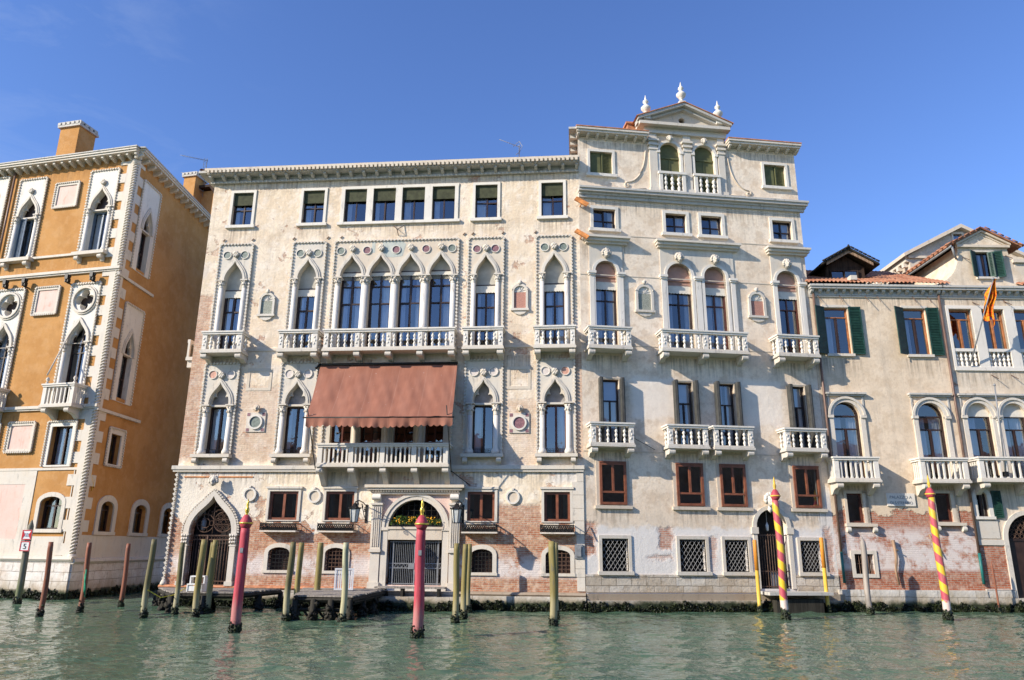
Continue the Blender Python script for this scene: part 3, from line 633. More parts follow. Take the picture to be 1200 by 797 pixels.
def rect_window(B, x0, x1, z0, z1, bw=.14, proud=.06, mat='stone_clean', wood='wood_dark', vm=(.5,), tr=(.5,), rec=.22, blind=None, cur=None, frac=.3, sillx=.08, sill=True, name='window', label=None, y=0., T=None, w=.06, frame=True):
    """x0..x1, z0..z1 = the opening; bw = width of the stone surround"""
    m = MB().ring(x0-bw, x1+bw, z0-bw*.4, z1+bw, bw, y-proud, y+.02, 0, bw*.4)
    for a in (0,): m.box(x0-bw, x0, y+.02, y+rec, z0, z1) if 0 else None
    W = m.build(name, mat, B, label)
    if T: T(W)
    if sill: MB().box(x0-bw-sillx, x1+bw+sillx, y-proud-.09, y+.02, z0-.14, z0-bw*.0+.001).build('sill', mat, W)
    if frame: casement(W, x0, x1, z0, z1, y+rec, wood, vm, tr, w)
    if blind: MB().box(x0+.01, x1-.01, y+rec-.13, y+rec-.07, z1-blind[0], z1-.01).build('blind', blind[1], W)
    if cur is not None: curtain(W, x0+.05, x1-.05, z0+.03, z1-.03, y+rec+.13, cur, frac)
    return W

def shell(B, W, D, z0, z1, mat, holes, x0=0., outer=None, reveal=.32, name='wall', skew=0.):
    out = outer if outer else rect(x0, x0+W, z0, z1)
    m = MB().plate(out, holes, 0., reveal)
    n = len(out)
    for i in range(n):
        (ax, az), (bx, bz) = out[i], out[(i+1) % n]
        if i == 0: continue
        m.add([(ax, 0, az), (ax+skew, D, az), (bx+skew, D, bz), (bx, 0, bz)], [(0, 1, 2, 3)])
    m.add([(x+skew, D, z) for x, z in out], [tuple(range(n))[::-1]])
    return m.build(name, mat, B)

# ================================================================== GROUND LEVEL: water
def water():
    xs = np.concatenate([np.linspace(-600, -60, 10), np.linspace(-50, -32, 6), np.arange(-30, 30.01, .10), np.linspace(32, 50, 6), np.linspace(60, 600, 10)])
    ys = np.concatenate([np.linspace(-400, -40, 8), np.linspace(-30, 6, 10), np.arange(8, 36.01, .085), np.linspace(38, 60, 6), np.linspace(80, 900, 8)])
    X, Y = np.meshgrid(xs, ys); rs = np.random.RandomState(3); Z = np.zeros_like(X)
    for k in range(46):
        lam = .30*1.075**k if k < 36 else rs.uniform(3, 7); a = rs.normal(0.35, 1.0); amp = .0058*lam/(1+(lam/1.3)**2)*1.25
        kx, ky = math.sin(a)*2*math.pi/lam, math.cos(a)*2*math.pi/lam; Z += amp*np.sin(X*kx+Y*ky+rs.uniform(0, 6.28)+.6*np.sin(X*.31+k)+.5*np.sin(Y*.27+2*k))
    fade = np.clip((31-np.abs(X))/4, 0, 1)*np.clip((Y-7)/4, 0, 1); Z *= fade
    vs = np.stack([X.ravel(), Y.ravel(), Z.ravel()], 1); nx, ny = len(xs), len(ys)
    i = np.arange(nx-1)[None, :]+nx*np.arange(ny-1)[:, None]; i = i.ravel(); f = np.stack([i, i+1, i+nx+1, i+nx], 1)
    me = bpy.data.meshes.new('water'); me.vertices.add(len(vs)); me.vertices.foreach_set('co', vs.ravel()); me.loops.add(f.size); me.loops.foreach_set('vertex_index', f.ravel().astype(np.int32))
    me.polygons.add(len(f)); me.polygons.foreach_set('loop_start', np.arange(0, f.size, 4, dtype=np.int32)); me.polygons.foreach_set('use_smooth', np.ones(len(f), bool)); me.update(calc_edges=True)
    me.materials.append(MT['water']); o = link('water', me); o['kind'] = 'structure'
water()

A_M, A_T, A_R, A_O = R_(-5.07), R_(7.33), R_(.47), R_(-13.6)
J = Vector((3.03, 30.93, 0)); JT = J+Vector((math.cos(A_T), math.sin(A_T), 0))*10.72; OC = Vector((-19.53, 34.69, 0))
def wl(frame, x, y, z=0):        # facade-local to world
    o, a = frame; return Vector((o.x+x*math.cos(a)-y*math.sin(a), o.y+x*math.sin(a)+y*math.cos(a), z))
FM, FT, FR, FO = (J, A_M), (J, A_T), (JT, A_R), (OC, A_O)

# ================================================================== GOTHIC PALACE
M = thing('gothic_palace', 'weathered cream gothic palace with pointed arch windows and a red-brown awning', 'palace', J, A_M)
GC = {'a': -16.1, 'b': -12.58, 'c': -4.26, 'd': -1.16}
QC = [-10.5, -9.14, -7.75, -6.34]
top_w = [(-16.6, -15.6), (-13.12, -12.08), (-4.82, -3.78), (-1.73, -.72)]; quad_w = [(-11.08, -10.02), (-9.7, -8.62), (-8.3, -7.22), (-6.86, -5.79)]
log_w = [(-11.0, -9.95), (-9.7, -8.6), (-8.2, -7.2), (-6.85, -5.9)]
mezz = [(-13.37, -12.11), (-10.9, -9.67), (-4.85, -3.7), (-1.65, -.58)]
low = [(-12.74, .46), (-10.32, .44), (-4.2, .44), (-1.1, .5)]
H = [rect(a, b, 17.03, 18.83) for a, b in top_w+quad_w]
H += [rect(c-.55, c+.55, 10.85, 15.25) for c in GC.values()]+[rect(-11.1, -5.75, 10.85, 15.35)]
H += [rect(c-.52, c+.52, 6.22, 9.42) for c in GC.values()]+[rect(a, b, 5.75, 9.2) for a, b in log_w]
H += [rect(a, b, 3.43, 4.66) for a, b in mezz]
def seg_arch(c, h, z0, zs, r): return [(c-h, z0), (c+h, z0)]+rnd(c, zs, h, r, 8)
H += [seg_arch(c, h, 1.42, 2.12, .22) for c, h in low]
GD = [(-16.74, .75), (-14.86, .75)]+ogee(-15.8, 2.87, .94, 1.56)
H += [GD, [(-8.14, .85), (-5.84, .85)]+rnd(-6.99, 3.15, 1.15, 1.15)]
wm = shell(M, 17.65, 13, -.4, 19.75, 'wall_gothic', H, -17.65)
MB().box(-17.3, -.2, .95, 1.0, -.3, 20).build('room_shade_sheet', 'interior', M)  # backing sheet: room darkness painted on behind all the windows
# cornice and roof
cn = eave(M, -17.8, .02, 19.36, 19.58, .55, .64, mat='stone_dirty', toothed=True, bh=.24)
MB().rope([(-17.7, 19.31), (0, 19.31)], .03, -.16, .2).build('cornice_dentils', 'stone', cn)
m = MB().box(-18.25, -17.65, -.55, 12, 19.66, 19.78); m.build('side_eave', 'stone_dirty', cn)
rf = tile_roof(M, -18.2, .0, -.60, 19.79, 6.5, 21.2, rows=.5)
# top floor windows
def blindwin(par, x0, x1, z0, z1, label=None):
    W = rect_window(par, x0, x1, z0, z1, .13, .05, rec=.2, vm=(.52,), blind=(.62, 'blind_green'), cur=(0,), frac=.35, w=.055); return W
for a, b in top_w: blindwin(M, a, b, 17.08, 18.80)
m = MB()
Wq = MB()
Wq.box(-11.28, -5.6, -.05, .02, 18.80, 18.94); Wq.box(-11.36, -5.52, -.13, .02, 16.94, 17.07)
for a, b in [(-11.26, -11.08)]+[(p[1], q[0]) for p, q in zip(quad_w, quad_w[1:])]+[(-5.79, -5.62)]: Wq.box(a, b, -.05, .3, 17.07, 18.80)
WQ = Wq.build('window_row', 'stone_clean', M)
for a, b in quad_w:
    casement(WQ, a, b, 17.07, 18.8, .2, 'wood_dark', (.5,), (), .055); MB().box(a+.01, b-.01, .07, .13, 18.2, 18.79).build('blind', 'blind_green', WQ); curtain(WQ, a+.06, b-.06, 17.1, 18.7, .33, (0,), .3)
# second piano nobile
dl = {'a': ('green_disc', 'green_disc'), 'b': ('green_disc', 'relief_green'), 'c': ('porphyry', 'porphyry'), 'd': ('green_disc', 'green_disc')}
for k, (xl, xr) in {'a': (-16.93, -15.33), 'b': (-13.37, -11.80), 'c': (-5.07, -3.46), 'd': (-1.97, -.37)}.items():
    gothic_window(M, xl, xr, 10.82, 16.1, GC[k], .46, 14.2, 15.25, 13.86, ((.5,), (.30, .66)), dl[k], 15.55, plate_mat='stone_warm' if k in 'cd' else 'stone')
gothic_window(M, -11.36, -5.54, 10.82, 16.1, QC, .515, 14.25, 15.38, 14.62, ((.5,), (.28, .60, .82)), ('green_disc', 'porphyry', 'porphyry', 'porphyry', 'green_disc'), 15.62, blind_d=.18, coltype=.13)
MB().box(-9.6, -9.45, -.055, -.05, 15.5, 16.05).prism([(-9.1, 15.3), (-8.6, 15.25), (-8.15, 15.3), (-8.0, 15.9), (-8.2, 16.06), (-9.1, 16.06)], -.056, -.052).build('marble_slab', 'marble_green', M)
bx = [(-16.87, -15.05), (-13.35, -11.6), (-5.1, -3.38), (-2.0, -.28)]
for a, b in bx: balcony(M, a, b, 11.62, 10.62, .75, (4,), brk=[a+.12, b-.12], bh=.34)
balcony(M, -11.3, -5.5, 11.62, 10.62, .75, (4, 4, 4, 4), brk=[-11.18, -9.8, -8.4, -7.0, -5.62], bh=.34)
for a, b in [(-15.05, -13.35), (-11.55, -11.3), (-5.45, -5.12), (-3.35, -2.0)]: MB().box(a, b, -.05, .01, 10.86, 10.98).build('string_course', 'stone_warm', M)
# first piano nobile
d2 = {'a': ('pink_disc', 'pale_disc'), 'b': ('pale_disc', 'pale_disc'), 'c': ('pale_disc', 'pale_disc'), 'd': ('pale_disc', 'pink_disc')}
for k, (xl, xr) in {'a': (-16.92, -15.33), 'b': (-13.36, -11.73), 'c': (-5.07, -3.44), 'd': (-1.94, -.32)}.items():
    W = gothic_window(M, xl, xr, 6.2, 10.3, GC[k], .47, 8.42, 9.42, 8.36, ((.52,), ()), d2[k], 9.78, lun='lunette_grey', cap=(7.86, 8.40), blind_d=None, tre=True, plate_mat='stone', coltype=.12, curt_sides=(0,) if k != 'd' else (1,), wood='wood_dark' if k != 'd' else 'wood_brown')
    c = GC[k]; s = MB().box(xl-.08, xr+.08, -.34, .02, 6.06, 6.2)
    for q in (xl+.1, xr-.1): scroll_bracket(s, q, .16, 6.06, .28, .36)
    s.build('sill', 'stone', W)
    g = MB()
    for i in range(13): g.tube([(c-.42+.07*i, -.02, 6.2), (c-.42+.07*i, -.02, 6.42)], .006, 4)
    g.tube([(c-.45, -.02, 6.42), (c+.45, -.02, 6.42)], .01, 4); g.build('railing', 'iron', W)
# loggia behind the awning
lg = MB().plate(rect(-11.3, -5.6, 5.72, 9.6), [rect(a+.06, b-.06, 5.76, 9.0) for a, b in log_w], -.06, .4, 0, .1).build('loggia', 'stone', M)
MB().rope([(-11.28, 5.8), (-11.28, 9.6), (-5.62, 9.6), (-5.62, 5.8)], .055, -.10).build('rope_moulding', 'stone', lg)
for x in (-9.82, -8.4, -7.02): MB().lathe((x, -.08, 5.8), [(.2, 0), (.2, .15), (.14, .25), (.125, 2.4), (.2, 2.6), (.22, 2.8)], 12).build('column', 'stone_warm', lg)
for i, (a, b) in enumerate(log_w): casement(lg, a+.06, b-.06, 5.78, 9.0, .26, 'wood_brown', (.5,), (.3,), .07)
balcony(M, -11.12, -5.58, 6.56, 5.58, .9, (6, 6, 6, 5), 'slim', brk=[-11.0, -9.65, -8.3, -6.98, -5.68], bh=.75, emblem=False, sideN=4, label='long balcony with straight square balusters under the awning')
# string course below
s = MB().box(-17.85, .03, -.16, .02, 5.56, 5.72).box(-17.80, .0, -.11, .02, 5.46, 5.56); s.build('string_course', 'stone', M)
MB().box(-17.3, -14.2, -.03, .01, 5.22, 5.27).build('iron_rail', 'rust_orange', M)
MB().rope([(-17.6, .95), (-17.6, 5.42)], .055, -.08, .2).build('rope_moulding', 'stone', M)
MB().lathe((-17.6, -.04, .78), [(.14, 0), (.14, .08), (.08, .22)], 10).build('rope_base', 'stone', M)
# mezzanine windows
for i, (a, b) in enumerate(mezz):
    W = rect_window(M, a, b, 3.45, 4.64, .11, .05, 'stone', 'wood_mid', (.5,), (), .10, w=.10, sill=False)
    MB().box(a-.16, b+.16, -.10, .02, 4.75, 4.84).build('lintel', 'stone', W)
    curtain(W, a+.1, b-.1, 3.5, 4.6, .22, (0, 1), .3, 'shutter_green')
    g = MB(); x0, x1 = a-.14, b+.14
    g.box(x0, x1, -.42, -.40, 3.28, 3.31); g.box(x0, x1, -.42, -.39, 3.02, 3.04)
    for x in (x0, x1): g.box(x-.01, x+.01, -.42, 0, 3.28, 3.31); g.box(x-.01, x+.01, -.42, 0, 3.02, 3.04); g.box(x-.012, x+.012, -.42, -.40, 3.02, 3.33)
    n = 9
    for k in range(n):
        c = x0+(x1-x0)*(k+.5)/n; w = (x1-x0)/n*.42
        g.tube([(c+w*math.cos(t_), -.41, 3.16+.11*math.sin(t_)) for t_ in [2*math.pi*j/8 for j in range(9)]], .022, 4); g.tube([(c-w, -.41, 3.04), (c+w, -.41, 3.28)], .02, 4); g.tube([(c+w, -.41, 3.04), (c-w, -.41, 3.28)], .02, 4)
    for x in (x0, x1):
        for k in range(3): g.tube([(x, -.08-.13*k, 3.04), (x, -.08-.13*k, 3.3)], .009, 4)
    g.box(x0+.05, x1-.05, -.34, -.10, 3.03, 3.15); g.build('iron_basket', 'iron', W); MB().box(x0-.02, x1+.02, -.44, .02, 2.95, 3.01).build('basket_shelf', 'stone', W)
# ground floor grated windows
for i, (c, h) in enumerate(low):
    a = [(c+h, 1.42)]+rnd(c, 2.12, h, .22, 8)+[(c-h, 1.42)]; o_ = [(c+h+.17, 1.42)]+rnd(c, 2.14, h+.17, .38, 8)+[(c-h-.17, 1.42)]
    W = MB().band(a, o_, -.05, .02).box(c-h-.2, c+h+.2, -.07, .02, 1.31, 1.42).build('window', 'stone', M)
    bar_grate(W, c-h, c+h, 1.42, 2.34, .06, 6, 6, .016, 'iron_rust' if i in (1, 3) else 'iron', clip=lambda x, z, c=c, h=h: z < 2.12+.22*math.sqrt(max(0, 1-((x-c)/h)**2)))
    MB().box(c-h-.05, c+h+.05, .3, .34, 1.4, 2.4).build('pane', 'wood_dark', W)
# pointed water door
D = MB().band([(x, z) for x, z in [(-14.86, .78)]+ogee(-15.8, 2.87, .94, 1.56)+[(-16.74, .78)]], [(-14.62, .78)]+offs(ogee(-15.8, 2.87, .94, 1.56), .24)+[(-16.98, .78)], -.14, .02)
D = D.build('water_door', 'stone', M, 'pointed gothic water door with iron gate at the left end')
MB().rope(offs(ogee(-15.8, 2.87, .94, 1.56), .30), .035, -.12, .12).build('rope_moulding', 'stone', D)
for x in (-16.86, -14.74): q = MB().box(x-.17, x+.17, -.2, .02, .78, .95).box(x-.15, x+.15, -.17, .02, 2.36, 2.42).box(x-.17, x+.17, -.19, .02, 2.80, 2.87); [q.blob((x-.1+.1*k, -.17, 2.52+.14*j), .065, .3, 6, 0, (1, .7, 1), k+3*j) for k in range(3) for j in range(3)]; q.box(x-.12, x+.12, -.15, .02, .9, 2.36); q.build('door_pier', 'stone', D)
q = MB(); head(q, (-15.8, -.3, 5.05), .2, 4); [q.obox((-15.8+s_*.15, -.3, 5.27), (.03, 0, .04), (0, .03, 0), (-.02, 0, .05)) for s_ in (-1, 1)]; q.build('lion_head', 'stone', D)
g = MB()
for i in range(15):
    x = -16.68+i*.126; g.tube([(x, .1, .8), (x, .1, 2.62)], .013, 5)
for i in range(14):
    x = -16.62+i*.126
    for zc in (.87, 2.70): g.tube([(x+.06*math.cos(t_), .1, zc+.07*math.sin(t_)) for t_ in [2*math.pi*j/8 for j in range(9)]], .010, 4)
for z in (.80, .95, 2.62, 2.80): g.box(-16.72, -14.88, .085, .115, z-.015, z+.015)
g.box(-16.0, -15.94, .06, .14, .8, 2.8); g.build('iron_gate', 'iron_rust', D)
g = MB(); ccx, ccz = -15.35, 3.35
def circ(g, cx, cz, r, y=.1, w=.014, a0=0, a1=2*math.pi, n=16, rr=None):
    g.tube([(cx+(r+(0 if rr is None else (rr-r)*j/n))*math.cos(a0+(a1-a0)*j/n), y, cz+(r+(0 if rr is None else (rr-r)*j/n))*math.sin(a0+(a1-a0)*j/n)) for j in range(n+1)], w, 4)
for k in range(6): a = k*math.pi/3; circ(g, ccx+.27*math.cos(a), ccz+.27*math.sin(a), .13); circ(g, ccx+.27*math.cos(a), ccz+.27*math.sin(a), .07, w=.01)
circ(g, ccx, ccz, .42, n=24, w=.02); circ(g, ccx, ccz, .10); circ(g, -16.15, 3.3, .38, n=24, w=.018); circ(g, -16.15, 3.3, .2)
for k in range(4): circ(g, -16.15+.27*math.cos(k*1.57), 3.3+.27*math.sin(k*1.57), .1, w=.01)
circ(g, -15.55, 2.9, .95, a0=1.0, a1=2.0, n=12); circ(g, -15.7, 3.85, .22, a0=0, a1=5, rr=.06); circ(g, -15.95, 3.72, .14, a0=2, a1=8, rr=.04)
g.tube([(-15.8, .1, 2.8), (-15.8, .1, 4.3)], .016, 5); g.build('fanlight_scrollwork', 'iron_rust', D)
MB().lathe((-16.3, .25, 3.05), [(.02, .5), (.06, .45), (.1, .36), (.13, .3), (.10, 0), (.05, -.06)][::-1], 6).tube([(-16.3, .25, 3.5), (-16.3, .25, 4.0)], .01, 4).build('hanging_lamp', 'iron_grey', D)
MB().box(-16.76, -14.84, .5, .54, .75, 4.4).build('hall_shade_sheet', 'interior', D)  # flat black sheet paints the hall's darkness behind the gate
# classical water gate
P = MB(); P.box(-9.15, -4.95, -.42, .02, 4.78, 4.90); P.box(-9.05, -5.05, -.34, .02, 4.68, 4.78); P.box(-8.92, -5.15, -.20, .02, 4.52, 4.62)
for i in range(34): x = -8.95+i*.112; P.box(x, x+.065, -.28, .02, 4.61, 4.68)
P = P.build('water_gate', 'stone_warm', M, 'classical water gate with arch, pilasters and dark iron gates')
a = [(-5.84, .85)]+rnd(-6.99, 3.15, 1.15, 1.15)+[(-8.14, .85)]; o_ = [(-5.58, .85)]+rnd(-6.99, 3.15, 1.41, 1.41)+[(-8.40, .85)]; o2 = offs(rnd(-6.99, 3.15, 1.38, 1.38), .05)
MB().band(a, o_, -.10, .02).band(rnd(-6.99, 3.15, 1.30, 1.30), rnd(-6.99, 3.15, 1.42, 1.42), -.14, -.09).box(-8.42, -8.1, -.15, .1, 3.05, 3.17).box(-5.88, -5.56, -.15, .1, 3.05, 3.17).build('archivolt', 'stone', P)
MB().plate(rect(-8.75, -5.2, .8, 4.52), [[(-5.60, .9), (-5.60, 3.1)]+rnd(-6.99, 3.15, 1.39, 1.39)[1:-1]+[(-8.38, 3.1), (-8.38, .9)]], -.035, .05).build('gate_surround', 'marble_pink', P)
for xa, xb in ((-8.85, -8.42), (-5.56, -5.13)):
    q = MB().box(xa, xb, -.16, .02, 2.3, 4.1); [q.box(xa+.06+.085*k, xa+.10+.085*k, -.19, -.15, 2.4, 4.0) for k in range(4)]
    q.box(xa-.03, xb+.03, -.22, .02, 2.18, 2.3).box(xa-.04, xb+.04, -.24, .02, 4.08, 4.16).box(xa-.02, xb+.02, -.20, .02, .7, 1.0).box(xa+.02, xb-.02, -.13, .02, 1.0, 2.2); q.build('pilaster', 'stone', P)
    q = MB(); scroll_bracket(q, (xa+xb)/2, .32, 4.52, .34, .42); q.build('console', 'stone_clean', P)
MB().box(-8.12, -5.86, -.12, .22, 2.68, 3.13).box(-8.18, -5.80, -.17, .02, 3.10, 3.20).build('transom', 'stone_warm', P)
g = MB()
for i in range(27):
    x = -8.02+i*.078; g.tube([(x, .08, .9), (x, .08, 2.62)], .011, 4)
for i in range(13): x = -8.0+i*.162; g.tube([(x, .07, 1.58), (x+.081, .07, 1.72), (x+.162, .07, 1.58)], .011, 4)
for z in (.95, 1.56, 1.74, 2.6): g.box(-8.06, -5.9, .06, .10, z-.018, z+.018)
for x in (-7.9, -7.0, -6.02): g.box(x-.025, x+.025, .05, .11, .88, 2.64)
g.box(-7.25, -7.0, .03, .05, 1.52, 1.76); g.build('iron_gate', 'iron_grey', P)
bar_grate(P, -8.1, -5.88, 3.2, 4.3, .15, 9, 5, .018, 'iron', clip=lambda x, z: (x+6.99)**2+(z-3.15)**2 < 1.15**2, name='lunette_grille')
MB().box(-8.3, -5.7, .6, .64, .8, 4.4).build('hall_shade_sheet', 'interior', P)
# roundels, niches, pateras, framed panels
for x, z in ((-14.26, 4.50), (-11.41, 4.44), (-2.95, 4.42)):
    o = MB().annulus(x, z, .215, .29, -.08, .02, 26).obox((x, -.06, z+.33), (.04, 0, 0), (0, .05, 0), (0, 0, .04)).build('roundel', 'stone_clean', M); MB().disc(x, z, .22, -.03, .02, 24).build('disc', 'stone_warm', o)
def niche(par, x, z0, z1, w, col):
    c = [(x+w*.33, z0+.32)]+rnd(x, z1-w*.62, w*.33, w*.33, 12)+[(x-w*.33, z0+.32)]; o_ = [(x+w*.45, z0+.24)]+rnd(x, z1-w*.62, w*.45, w*.47, 12)+[(x-w*.45, z0+.24)]
    q = MB().band(c, o_, -.10, .02).box(x-w*.5, x+w*.5, -.13, .02, z0+.2, z0+.3).prism([(x-w*.4, z0+.2), (x-w*.25, z0+.06), (x, z0), (x+w*.25, z0+.06), (x+w*.4, z0+.2)], -.07, .02)
    q.blob((x, -.1, z1-.06), .09, .3, 6, 0, (1, .6, 1.2), 3); q.blob((x-w*.42, -.08, z1-w*.5), .05, .3, 5); q.blob((x+w*.42, -.08, z1-w*.5), .05, .3, 5)
    n_ = q.build('relief_niche', 'stone', par); MB().prism([(x-w*.34, z0+.3), (x+w*.34, z0+.3), (x+w*.34, z1-w*.66), (x-w*.34, z1-w*.66)], -.03, .01).build('relief', col, n_)
    q = MB().prism([(x-w*.33, z1-w*.64)]+rnd(x, z1-w*.62, w*.33, w*.33, 10)[::-1][1:-1]+[(x+w*.33, z1-w*.64)], -.02, .01)
    for k in range(5): a = math.pi*(k+.5)/5; q.tube([(x, -.03, z1-w*.6), (x+w*.3*math.cos(a), -.04, z1-w*.6+w*.3*math.sin(a))], .012, 4)
    q.build('shell', 'stone_clean', n_)
niche(M, -14.37, 12.3, 13.78, .82, 'relief_green'); niche(M, -2.70, 12.35, 13.94, .80, 'relief_red')
for x, z, cc in ((-14.33, 7.62, 'green_disc'), (-2.7, 7.52, 'porphyry')):
    o = MB().box(x-.43, x+.43, -.05, .01, z-.43, z+.43).build('square_patera', 'stone', M); MB().annulus(x, z, .25, .32, -.12, -.04, 26).build('ring', 'stone_clean', o); MB().disc(x, z, .26, -.075, -.04, 24).build('disc', cc, o)
    for i in (-1, 1):
        for j in (-1, 1): MB().box(x+i*.34-.07, x+i*.34+.07, -.056, -.045, z+j*.34-.07, z+j*.34+.07).build('corner_inlay', 'porphyry', o)
    q = MB(); head(q, (x+.03, -.14, z+.60), .13, 5); q.build('carved_head', 'stone_warm', o)
for a, b, c, d in ((-14.95, -13.81, 9.04, 10.06), (-3.25, -2.21, 9.0, 10.0)): MB().ring(a, b, c, d, .13, -.02, .01).build('panel_frame', 'stone_warm', M)
# corner pier, plinth and quay ledge
q = MB(); zz = .75; rnd_ = random.Random(2)
while zz < 5.4:
    h = rnd_.uniform(.3, .55); w = rnd_.choice((.30, .36, .5)) if zz > 3 else rnd_.choice((.34, .40)); q.box(-w, -.015, -.045, .01, zz, min(5.44, zz+h-.012)); zz += h
q.build('corner_pier', 'stone', M)
MB().box(-.42, -.1, -.1, .0, 2.0, 2.55).box(-.36, -.16, -.14, -.09, 2.08, 2.48).build('meter_box', 'iron_grey', M)
q = MB()
q.xprism([(.0, .66), (-.14, .66), (-.19, .72), (-.14, .79), (0, .80)], -17.75, -9.0)
q.build('plinth_moulding', 'brickledge', M); MB().xprism([(.0, .54), (-.2, .54), (-.26, .60), (-.18, .68), (0, .70)], -5.1, 0).build('plinth_moulding', 'ledge', M)
MB().box(-17.7, -9.0, -.12, .1, -.5, .66).box(-5.0, .0, -.34, .1, -.5, .54).build('foundation', 'quay', M)
MB().box(-9.2, -4.7, -1.15, .1, -.5, .52).box(-8.6, -5.2, -.75, .1, .52, .70).box(-8.3, -5.6, -.35, .4, .70, .86).build('water_steps', 'quay', M)
# side balcony and small irons
balcony(M, -18.35, -17.72, 11.62, 10.62, -.6, (1,), sideN=0, brk=[-18.2], bh=.3) if 0 else MB().box(-18.25, -17.65, .5, 2.3, 10.62, 10.78).box(-18.25, -18.12, .5, 2.3, 11.45, 11.62).box(-18.22, -18.12, .5, .62, 10.78, 11.45).box(-18.22, -18.12, 1.3, 1.42, 10.78, 11.45).box(-18.22, -18.12, 2.2, 2.3, 10.78, 11.45).xprism([(.6, 10.62), (.6, 10.3), (.8, 10.3), (.8, 10.62)], -18.2, -17.65).build('side_balcony', 'stone', M)
for x in (-16.8, -15.4, -13.4, -11.75, -11.1, -5.3, -4.9, -3.5, -2.0): MB().obox((x, -.04, 16.33), (.05, 0, .05), (0, .02, 0), (-.012, 0, .014)).build('iron_anchor', 'iron_rust', M)
MB().tube([(-8.65, -.02, 16.85), (-8.4, -.25, 16.55), (-8.15, -.02, 16.85)], .02, 5).tube([(-8.4, -.25, 16.55), (-8.4, -.02, 16.35)], .02, 5).build('iron_hook', 'iron_rust', M)
MB().tube([(-.12, -.06, 20), (-.12, -.06, 10.6)], .035, 6).build('drainpipe', 'stone', M) if 0 else None

# ================================================================== TALL PALACE WITH THE PEDIMENT
T = thing('baroque_palace', 'tall pale plastered palace with white balustrades and an attic pavilion topped by urns', 'palace', J, A_T)
PW = [(4.48, .5), (6.2, .5)]
t5 = [(.56, 1.64), (9.2, 10.28)]; t4 = [(.66, 1.70), (4.1, 5.1), (5.83, 6.84), (9.35, 10.33)]
t3 = [(1.18, .50), (4.60, .58), (6.30, .52), (9.80, .52)]; t2 = [(.88, 1.62), (4.2, 4.92), (6.08, 6.84), (9.46, 10.14)]
t1 = [(.66, 1.80), (3.97, 5.15), (5.9, 7.04), (9.2, 10.38)]; t0 = [(.70, 1.80), (3.97, 5.09), (5.92, 6.93), (9.24, 10.2)]
out = [(0, -.4), (10.83, -.4), (10.83, 21.2), (7.32, 21.2), (7.32, 21.7), (3.3, 21.7), (3.3, 21.2), (0, 21.2)]
H = [rect(a, b, 19.28, 20.45) for a, b in t5]+[rect(a, b, 16.5, 17.5) for a, b in t4]
H += [[(c-h, 18.75), (c+h, 18.75)]+rnd(c, 20.72, h) for c, h in PW]
H += [[(c-h, 10.85), (c+h, 10.85)]+rnd(c, 14.42, h) for c, h in t3]
H += [rect(a, b, 6.66, 9.45) for a, b in t2]+[rect(a, b, 4.15, 5.85) for a, b in t1]+[rect(a, b, 1.52, 2.78) for a, b in t0]
H += [[(7.37, .86), (8.73, .86)]+rnd(8.05, 3.35, .68, .70)]
shell(T, 10.83, 12, 0, 0, 'wall_tower', H, 0, out, skew=2.62)
MB().box(.2, 10.6, .95, 1.0, -.3, 21).build('room_shade_sheet', 'interior', T)
for (a, b) in ((-.12, 3.30), (7.35, 10.98)):
    c = eave(T, a, b, 21.02, 21.26, .42, .5, mat='stone', bw=.11, bh=.19, dent=False, back=False)
    MB().box(a-.05, b+.05, -.5, .3, 21.47, 21.52).build('roof_edge', 'brickledge', c)
sv = MB().box(-.42, 0, -.40, 6, 21.38, 21.48)
for k in range(9): sv.box(-.36, .0, .1+.6*k, .25+.6*k, 21.18, 21.38)
sv.build('side_eave', 'stone_dirty', T).rotation_euler = (0, 0, R_(-12.4))
tr_ = MB().add([(-.1, -.3, 21.50), (3.22, -.3, 21.50), (5.8, 11.5, 21.75), (2.6, 11.5, 21.75)], [(0, 1, 2, 3)]).add([(7.44, -.3, 21.50), (11, -.3, 21.50), (13.5, 11.5, 21.75), (9.9, 11.5, 21.75)], [(0, 1, 2, 3)]).build('roof', 'tiles', T)
MB().box(2.58, 3.12, .4, .9, 21.4, 22.35).box(2.5, 3.2, .33, .97, 22.35, 22.45).build('chimney', 'brickledge', tr_)
# attic pavilion
pv = MB().box(3.32, 7.30, -.03, .3, 21.7, 21.72)
pv.box(3.2, 7.32, -.18, .3, 21.62, 21.74); pv.box(3.25, 7.37, -.10, .3, 21.74, 21.95); pv.box(2.95, 7.45, -.42, .3, 21.95, 22.10)
pv = pv.build('pediment_entablature', 'stone', T)
MB().plate([(3.05, 22.1), (7.35, 22.1), (5.2, 23.0)], [[(5.17+.16*math.cos(-2*math.pi*k/16), 22.46+.16*math.sin(-2*math.pi*k/16)) for k in range(16)]], -.06, .3).build('pediment', 'stone_warm', T)
rk = MB()
for s_ in (-1, 1):
    xa, xb = 5.2, 5.2+s_*2.34
    for (t_, y0, y1, zz0) in ((.14, -.45, .1, .16), (.12, -.25, .1, .02)): rk.prism([(xa, 22.94+zz0), (xb, 22.02+zz0-.02), (xb, 22.02+zz0+t_-.02), (xa, 22.94+zz0+t_)][::s_*1], y0, y1)
rk = rk.build('raking_cornice', 'stone_dirty', pv)
q = MB()
